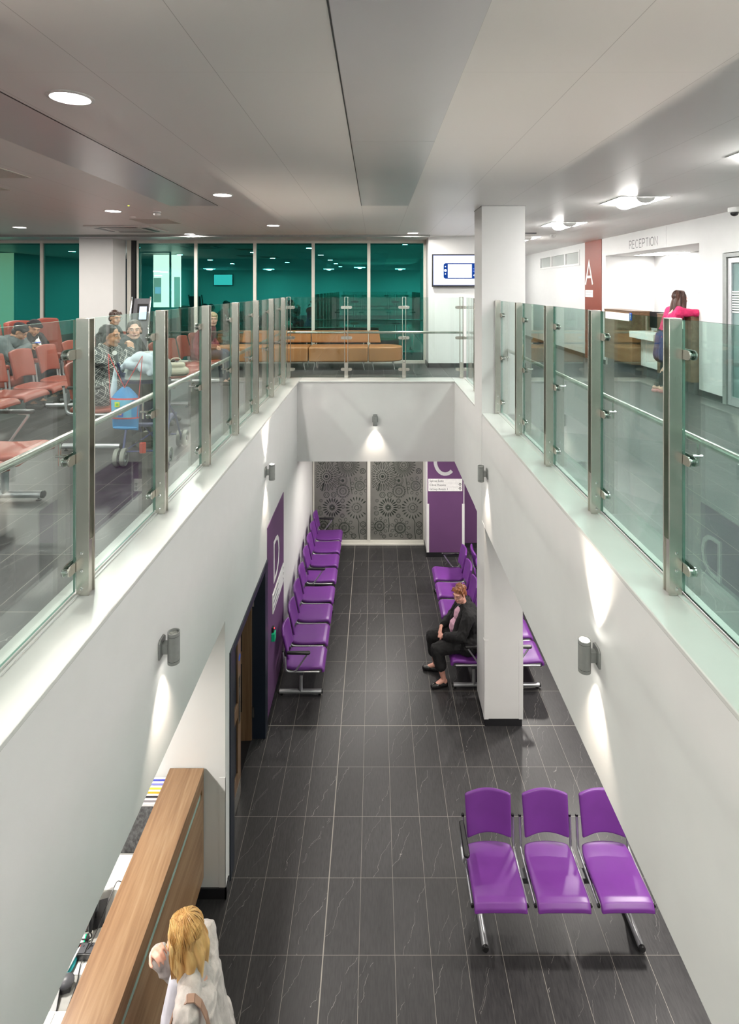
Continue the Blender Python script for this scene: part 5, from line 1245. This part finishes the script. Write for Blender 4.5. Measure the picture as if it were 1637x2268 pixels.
MB().box(-.20, .22, -.25, .12, 0, .12).build('body', 'lgrey', o, bevel=.006); MB().box(-.14, .16, .121, .24, .05, .062).build('paper_tray', 'white', o); MB().box(.01, .05, .125, .235, .063, .07).build('paper', 'paper', o)
tag(MB().box(-2.215, -2.175, 3.49, 3.59, ZD+.0625, ZD+.072).build('blue_leaflet', MT['blue'], bevel=.001), 'blue leaflet lying on the white printer tray', 'leaflet')
mb = MB()
for i in range(16): mb.box(-.10+.012*i, -.095+.012*i, .02, .08, .120, .122)
mb.build('vent_slot', 'black', o); MB().box(-.18, -.05, -.10, .0, .12, .140).build('control_panel', 'black', o, bevel=.004)

# break glass point beside the D panel
o = tag(empty('door_release', (XL+.008, 7.22, .98)), 'green emergency door release box with small red light on the purple panel', 'door release')
MB().box(0, .045, -.045, .045, -.05, .05).build('green_box', 'green', o, bevel=.004); MB().box(0, .03, -.03, .03, .06, .12).build('reader', 'black', o, bevel=.003)
MB().ball((.03, 0, .105), .007).build('red_light', MT.setdefault('redled', emis('red_led', (1, .02, .02), 6)), o)

# ---------------------------------------------------------------- ceiling equipment
def grille(x, y, label, s=.30, n=9):
    o = tag(empty('ceiling_grille', (x, y, ZC)), label, 'vent', 'ceiling air grilles')
    f = MB()
    for a, b, c, d in ((-s, s, -s, -s+.03), (-s, s, s-.03, s), (-s, -s+.03, -s+.03, s-.03), (s-.03, s, -s+.03, s-.03)): f.box(a, b, c, d, -.006, 0)
    f.build('frame', 'frame', o); MB().box(-s+.03, s-.03, -s+.03, s-.03, -.001, 0).build('backing', 'black', o)
    sl = MB()
    for i in range(n):
        y_ = -s+.06+(2*s-.12)*i/(n-1); sl._add([(-s+.03, y_-.014, -.001), (s-.03, y_-.014, -.001), (s-.03, y_+.016, -.010), (-s+.03, y_+.016, -.010), (-s+.03, y_+.018, -.008), (s-.03, y_+.018, -.008)], [(0,1,2,3), (3,2,5,4)])
    sl.build('slat', 'frame', o); return o
grille(-3.63, 5.0, 'air grille in the ceiling at the left picture edge'); grille(-4.27, 5.66, 'air grille in the ceiling, second one cut by the left edge'); grille(-3.50, 8.76, 'air grille in the ceiling beside the smoke detector')
o = tag(empty('air_conditioner', (-4.45, 9.85, ZC)), 'square ceiling air conditioning cassette with dark slots', 'air conditioner')
MB().box(-.55, .55, -.5, .5, -.022, 0).build('panel', 'white', o, bevel=.008); MB().box(-.26, .26, -.24, .24, -.027, -.022).build('intake_panel', 'lgrey', o)
for a, b, c, d in ((-.32, .32, -.42, -.33), (-.32, .32, .33, .42), (-.46, -.37, -.3, .3), (.37, .46, -.3, .3)): MB().box(a, b, c, d, -.026, -.0215).build('air_slot', 'black', o)
def smoke(x, y, label, grp='smoke detectors'):
    o = tag(empty('smoke_detector', (x, y, ZC)), label, 'smoke detector', grp)
    MB().lathe([(.055, -.001), (.055, -.018), (.045, -.022)], n=28).build('base', 'white', o, smooth=True); MB().lathe([(.030, -.022), (.048, -.026), (.048, -.050), (.030, -.062), (.008, -.064)], n=28).build('chamber', 'white', o, smooth=True)
smoke(-3.05, 7.65, 'white smoke detector on the ceiling left of the grey strip'); smoke(3.55, 10.9, 'white smoke detector between the far square lights')
o = tag(empty('motion_sensor', (-3.63, 8.2, ZC)), 'flat white dome sensor beside the left smoke detector', 'sensor'); MB().lathe([(.045, 0), (.042, -.012), (.02, -.018), (.002, -.019)], n=24).build('dome', 'white', o, smooth=True)
o = tag(empty('ceiling_speaker', (3.0, 10.6, ZC)), 'dark slim ceiling fitting beside the far square light', 'ceiling fitting'); MB().box(-.12, .12, -.03, .03, -.02, 0).build('body', 'dgrey', o, bevel=.004)
o = tag(empty('security_camera', (4.78, 7.28, ZC)), 'white dome security camera at the right picture edge', 'camera')
MB().lathe([(.075, 0), (.078, -.035), (.072, -.06), (.06, -.065)], n=32).build('housing', 'white', o, smooth=True); MB().ball((0, 0, -.068), (.05, .05, .048)).build('dark_dome', 'black', o, smooth=True)
for x, y in ((-3.2, 7.1), (4.3, 5.6)):
    tag(MB().lathe([(.012, 0), (.010, -.006), (.002, -.008)], (x, y, ZC), 16).build('indicator_light', MT.setdefault('yl', emis('yellow_green_led', (.6, .7, .05), 1.5))), 'tiny yellow-green indicator on the %s of the ceiling' % ('left' if x < 0 else 'right'), 'indicator', None)

# ---------------------------------------------------------------- check-in kiosk
MT['kiosk'] = noise_mat('kiosk_grey', (.16, .165, .18), .4, .3); MT['kscreen'] = emis('kiosk_screen', (.55, .68, .95), 1.1)
o = tag(empty('check_in_kiosk', (-4.42, 10.25, ZU), .15), 'tall leaning self check-in kiosk with small lit screen by the windows', 'kiosk')
T_ = Matrix.Rotation(-.22, 4, 'X')
def lean(z): return (0, .25*z-.20, z)
mb = MB()
mb._add([(-.16, -.20, .02), (.16, -.20, .02), (.16, .16, 1.44), (-.13, .16, 1.44), (-.16, -.16, .02), (.16, -.16, .02), (.16, .20, 1.44), (-.13, .20, 1.44)], [(0,1,2,3), (7,6,5,4), (0,4,5,1), (1,5,6,2), (2,6,7,3), (3,7,4,0)])
mb.build('body', 'kiosk', o, bevel=.006)
for x in (-.17, .17): MB().tube([(x, -.24, .02), (x, .14, 1.47)], .016, 12).build('side_rail', 'chrome', o, smooth=True)
MB().box(-.24, .24, -.30, .16, 0, .02).build('base_plate', 'silver', o, bevel=.004)
def onface(u0, u1, z0, z1, d): 
    f = lambda z: -.20+.36*(z-.02)/1.42-d
    return [(u0, f(z0), z0), (u1, f(z0), z0), (u1, f(z1), z1), (u0, f(z1), z1)]
a_ = onface(-.06, .13, 1.02, 1.34, .012); b_ = onface(-.06, .13, 1.02, 1.34, -.01); MB()._add(a_+b_, [(0,1,2,3), (7,6,5,4), (0,4,5,1), (1,5,6,2), (2,6,7,3), (3,7,4,0)]).build('bezel', 'black', o)
a_ = onface(-.02, .11, 1.05, 1.29, .014); b_ = onface(-.02, .11, 1.05, 1.29, .011); MB()._add(a_+b_, [(0,1,2,3), (7,6,5,4), (0,4,5,1), (1,5,6,2), (2,6,7,3), (3,7,4,0)]).build('screen', 'kscreen', o)

# ---------------------------------------------------------------- pushchair with its load
MT['pc_blue'] = noise_mat('blue_violet_tube', (.07, .075, .20), .4, .5); MT['pc_fab'] = cloth('dusty_violet_fabric', (.085, .09, .17), .8); MT['hood'] = cloth('pale_grey_hood', (.40, .44, .42), .7); MT['tyre'] = noise_mat('grey_tyre', (.30, .30, .27), .8)
o = tag(empty('pushchair', (-2.14, 5.05, ZU), .10), 'blue-violet folding pushchair with grey hood standing by the left balustrade', 'pushchair')
def wheel(x, y):
    M = Matrix.Rotation(PI/2, 4, 'Y')
    w = MB().lathe([(.050, -.016), (.078, -.018), (.084, 0), (.078, .018), (.050, .016)], (x, y, .084), 28, M=M, caps=False).build('wheel', 'tyre', o, smooth=True)
    MB().lathe([(.052, -.010), (.052, .010)], (x, y, .084), 24, M=M).build('rim', 'lgrey', w); MB().lathe([(.022, -.020), (.022, .020)], (x, y, .084), 16, M=M).build('hub', 'dgrey', w)
for x in (-.20, .20):
    for y in (0, .62): wheel(x-.03, y); wheel(x+.03, y)
for x in (-.19, .19):
    MB().tube([(x, .02, .10), (x, .16, .42), (x*.98, .02, .80), (x*.95, -.16, 1.0), (x*.95, -.19, 1.07)], .011, 10, fillet=.06).build('frame_tube', 'pc_blue', o, smooth=True)
    MB().tube([(x, .60, .10), (x, .38, .38), (x, .10, .56), (x, .02, .80)], .011, 10, fillet=.05).build('frame_tube', 'pc_blue', o, smooth=True)
    MB().tube([(x*.95, -.14, .985), (x*.95, -.19, 1.07), (x*.95+.02, -.26, 1.075)], .018, 12, fillet=.03).build('handle_grip', 'dgrey', o, smooth=True)
    MB().tube([(x*.95+.02, -.26, 1.075), (x*.95+.024, -.275, 1.075)], .020, 12).build('grip_end', 'white', o)
    MB().tube([(x, .04, .12), (-x, .40, .36)], .008, 8).build('cross_brace', 'pc_blue', o, smooth=True)
MB().tube([(-.2, .02, .13), (.2, .02, .13)], .008, 8).build('axle', 'pc_blue', o); MB().tube([(-.2, .60, .13), (.2, .60, .13)], .008, 8).build('axle', 'pc_blue', o)
MB().grid(lambda u, v: ((u-.5)*.37, .0+.30*(1-v)**2*.6-.02*math.sin(u*PI), .36+.50*v), 10, 12, lambda u, v: (0, .02, 0)).build('seat_back', 'pc_fab', o, smooth=True)
MB().grid(lambda u, v: ((u-.5)*.37, .16+.30*v, .36+.03*v-.02*math.sin(u*PI)), 8, 8, lambda u, v: (0, 0, -.02)).build('seat', 'pc_fab', o, smooth=True)
MB().grid(lambda u, v: ((u-.5)*.36, -.0-.04*math.sin(u*PI), .60+.16*v), 8, 4, lambda u, v: (0, .008, 0)).build('rear_pocket', 'charcoal', o, smooth=True)
MB().grid(lambda u, v: ((u-.5)*.34, .06+.30*v, .22-.05*math.sin(u*PI)*math.sin(v*PI)), 8, 8, lambda u, v: (0, 0, -.01)).build('basket', 'charcoal', o, smooth=True)
MB().grid(lambda u, v: (.20*math.cos(PI*u), .17-.24*math.sin(PI*u)**.7*math.cos(2.1*v), .80+.235*math.sin(PI*u)**.7*math.sin(2.1*v)), 20, 12, lambda u, v: (.006*math.cos(PI*u), -.005*math.cos(2.1*v), .006*math.sin(PI*u))).build('hood', 'hood', o, smooth=True)
MB().box(-.028, .028, -.03, -.0, .12, .22).build('brake_pedal', MT.setdefault('brakered', noise_mat('red_plastic', (.60, .06, .04), .4)), o, bevel=.008)
# drawstring bag
MT['bagblue'] = cloth('blue_nylon', (.02, .22, .50), .5); MT['baglt'] = cloth('light_blue_print', (.12, .42, .62), .6); MT['redcord'] = cloth('red_cord', (.62, .05, .05), .7); MT['yel'] = noise_mat('yellow_print', (.75, .70, .05), .6); MT['org'] = noise_mat('orange_print', (.85, .30, .03), .6); MT['grn'] = noise_mat('green_print', (.10, .50, .05), .6); MT['dblue'] = noise_mat('dark_blue_print', (.02, .08, .45), .6)
bx, by, bz = -2.19, 4.80, 4.335
o = tag(empty('drawstring_bag', (bx, by, bz)), 'blue drawstring bag with red cords hanging from the pushchair handles', 'bag')
def bagf(u, v):
    w = .125*(1-.80*max(0, (v-.72)/.28)**1.2)*(1-.10*(1-v)); d = .055*math.sin(PI*min(1, v*.9+.06)); a = 2*PI*u
    pl = 1+.10*math.sin(a*12)*max(0, (v-.7)/.3)
    return (w*math.cos(a)*pl, d*math.sin(a)*pl, .37*v-.012*math.cos(a)*(1-v))
MB().grid(bagf, 48, 24).build('bag_body', 'bagblue', o, smooth=True)
MB().ball((0, 0, .012), (.112, .030, .020)).build('bag_base', 'bagblue', o, smooth=True)
def band(z0, z1, mat, name, k=1.03, a0=-PI, a1=0): MB().grid(lambda u, v: (bagf((a0+(a1-a0)*u)/(2*PI), (z0+(z1-z0)*v)/.37)[0]*k, bagf((a0+(a1-a0)*u)/(2*PI), (z0+(z1-z0)*v)/.37)[1]*k-.001, z0+(z1-z0)*v), 24, 3).build(name, mat, o, smooth=True)
band(.095, .108, 'redcord', 'red_trim', 1.04); band(.262, .275, 'redcord', 'red_trim', 1.05); band(.108, .262, 'baglt', 'printed_panel', 1.025, -PI*.98, -PI*.30)
for x, z, m in ((-.065, .205, 'yel'), (-.055, .215, 'grn'), (-.075, .120, 'grn'), (-.035, .120, 'dblue'), (-.028, .135, 'org')):
    s_ = .042 if m in ('yel', 'dblue') else .022
    MB().box(x, x+s_, -.064-(.002 if s_ < .03 else 0), -.060, z, z+s_).build('printed_patch', m, o)
cb = MB(); cb.tube([(0, -.02, .365), (-.142, -.02, .66)], .0035, 6); cb.tube([(0, -.02, .365), (.148, .0, .64)], .0035, 6); cb.tube([(-.118, -.02, .10), (-.142, -.02, .66)], .003, 6); cb.tube([(.11, -.02, .10), (.148, 0, .64)], .003, 6)
cb.build('red_cord', 'redcord', o, smooth=True)
MT['blanket'] = cloth('pale_blue_blanket', (.58, .68, .76), .9, .06, 8, .5, 60)
rnd = random.Random(11)
bl = [('e', (-2.16, 4.95, 4.88), (.13, .06, .055), None), ('e', (-2.05, 4.93, 4.86), (.09, .055, .07), None), ('c', (-2.30, 4.98, 4.85), (-2.12, 4.93, 4.95), .030, .050), ('c', (-2.12, 4.93, 4.95), (-1.98, 4.92, 4.90), .052, .045), ('c', (-1.98, 4.92, 4.92), (-1.95, 4.90, 4.80), .045, .034), ('c', (-2.22, 4.96, 4.90), (-2.05, 5.02, 4.93), .045, .050), ('c', (-1.99, 4.94, 4.92), (-2.02, 4.90, 4.80), .035, .026)]
tag(blob('baby_blanket', bl, .006, 'blanket', None, 3, .010, 7), 'pale blue blanket bundled over the pushchair handles', 'blanket')
tag(blob('muslin_cloth', [('c', (-2.325, 4.90, 4.86), (-2.34, 4.90, 4.66), .012, .030), ('c', (-2.34, 4.90, 4.66), (-2.345, 4.90, 4.60), .030, .026)], .006, 'blanket', None, 2), 'pale cloth hanging from the left pushchair handle', 'cloth')
MT['cream_bag'] = leather('cream_handbag', (.62, .58, .46), .5)
hb = tag(empty('handbag', (-2.66, 7.30, ZU+.455), .3), 'cream soft handbag on the red bench beyond the pushchair', 'handbag')
b_ = blob('bag_body', [('c', (-.11, 0, .07), (.11, 0, .07), .065, .065), ('c', (-.08, 0, .15), (.08, 0, .15), .045, .045)], .008, 'cream_bag', hb, 2)
MB().tube([(-.08, 0, .16), (-.06, 0, .25), (.06, 0, .25), (.08, 0, .16)], .007, 8, fillet=.05).build('bag_handle', 'cream_bag', hb, smooth=True)
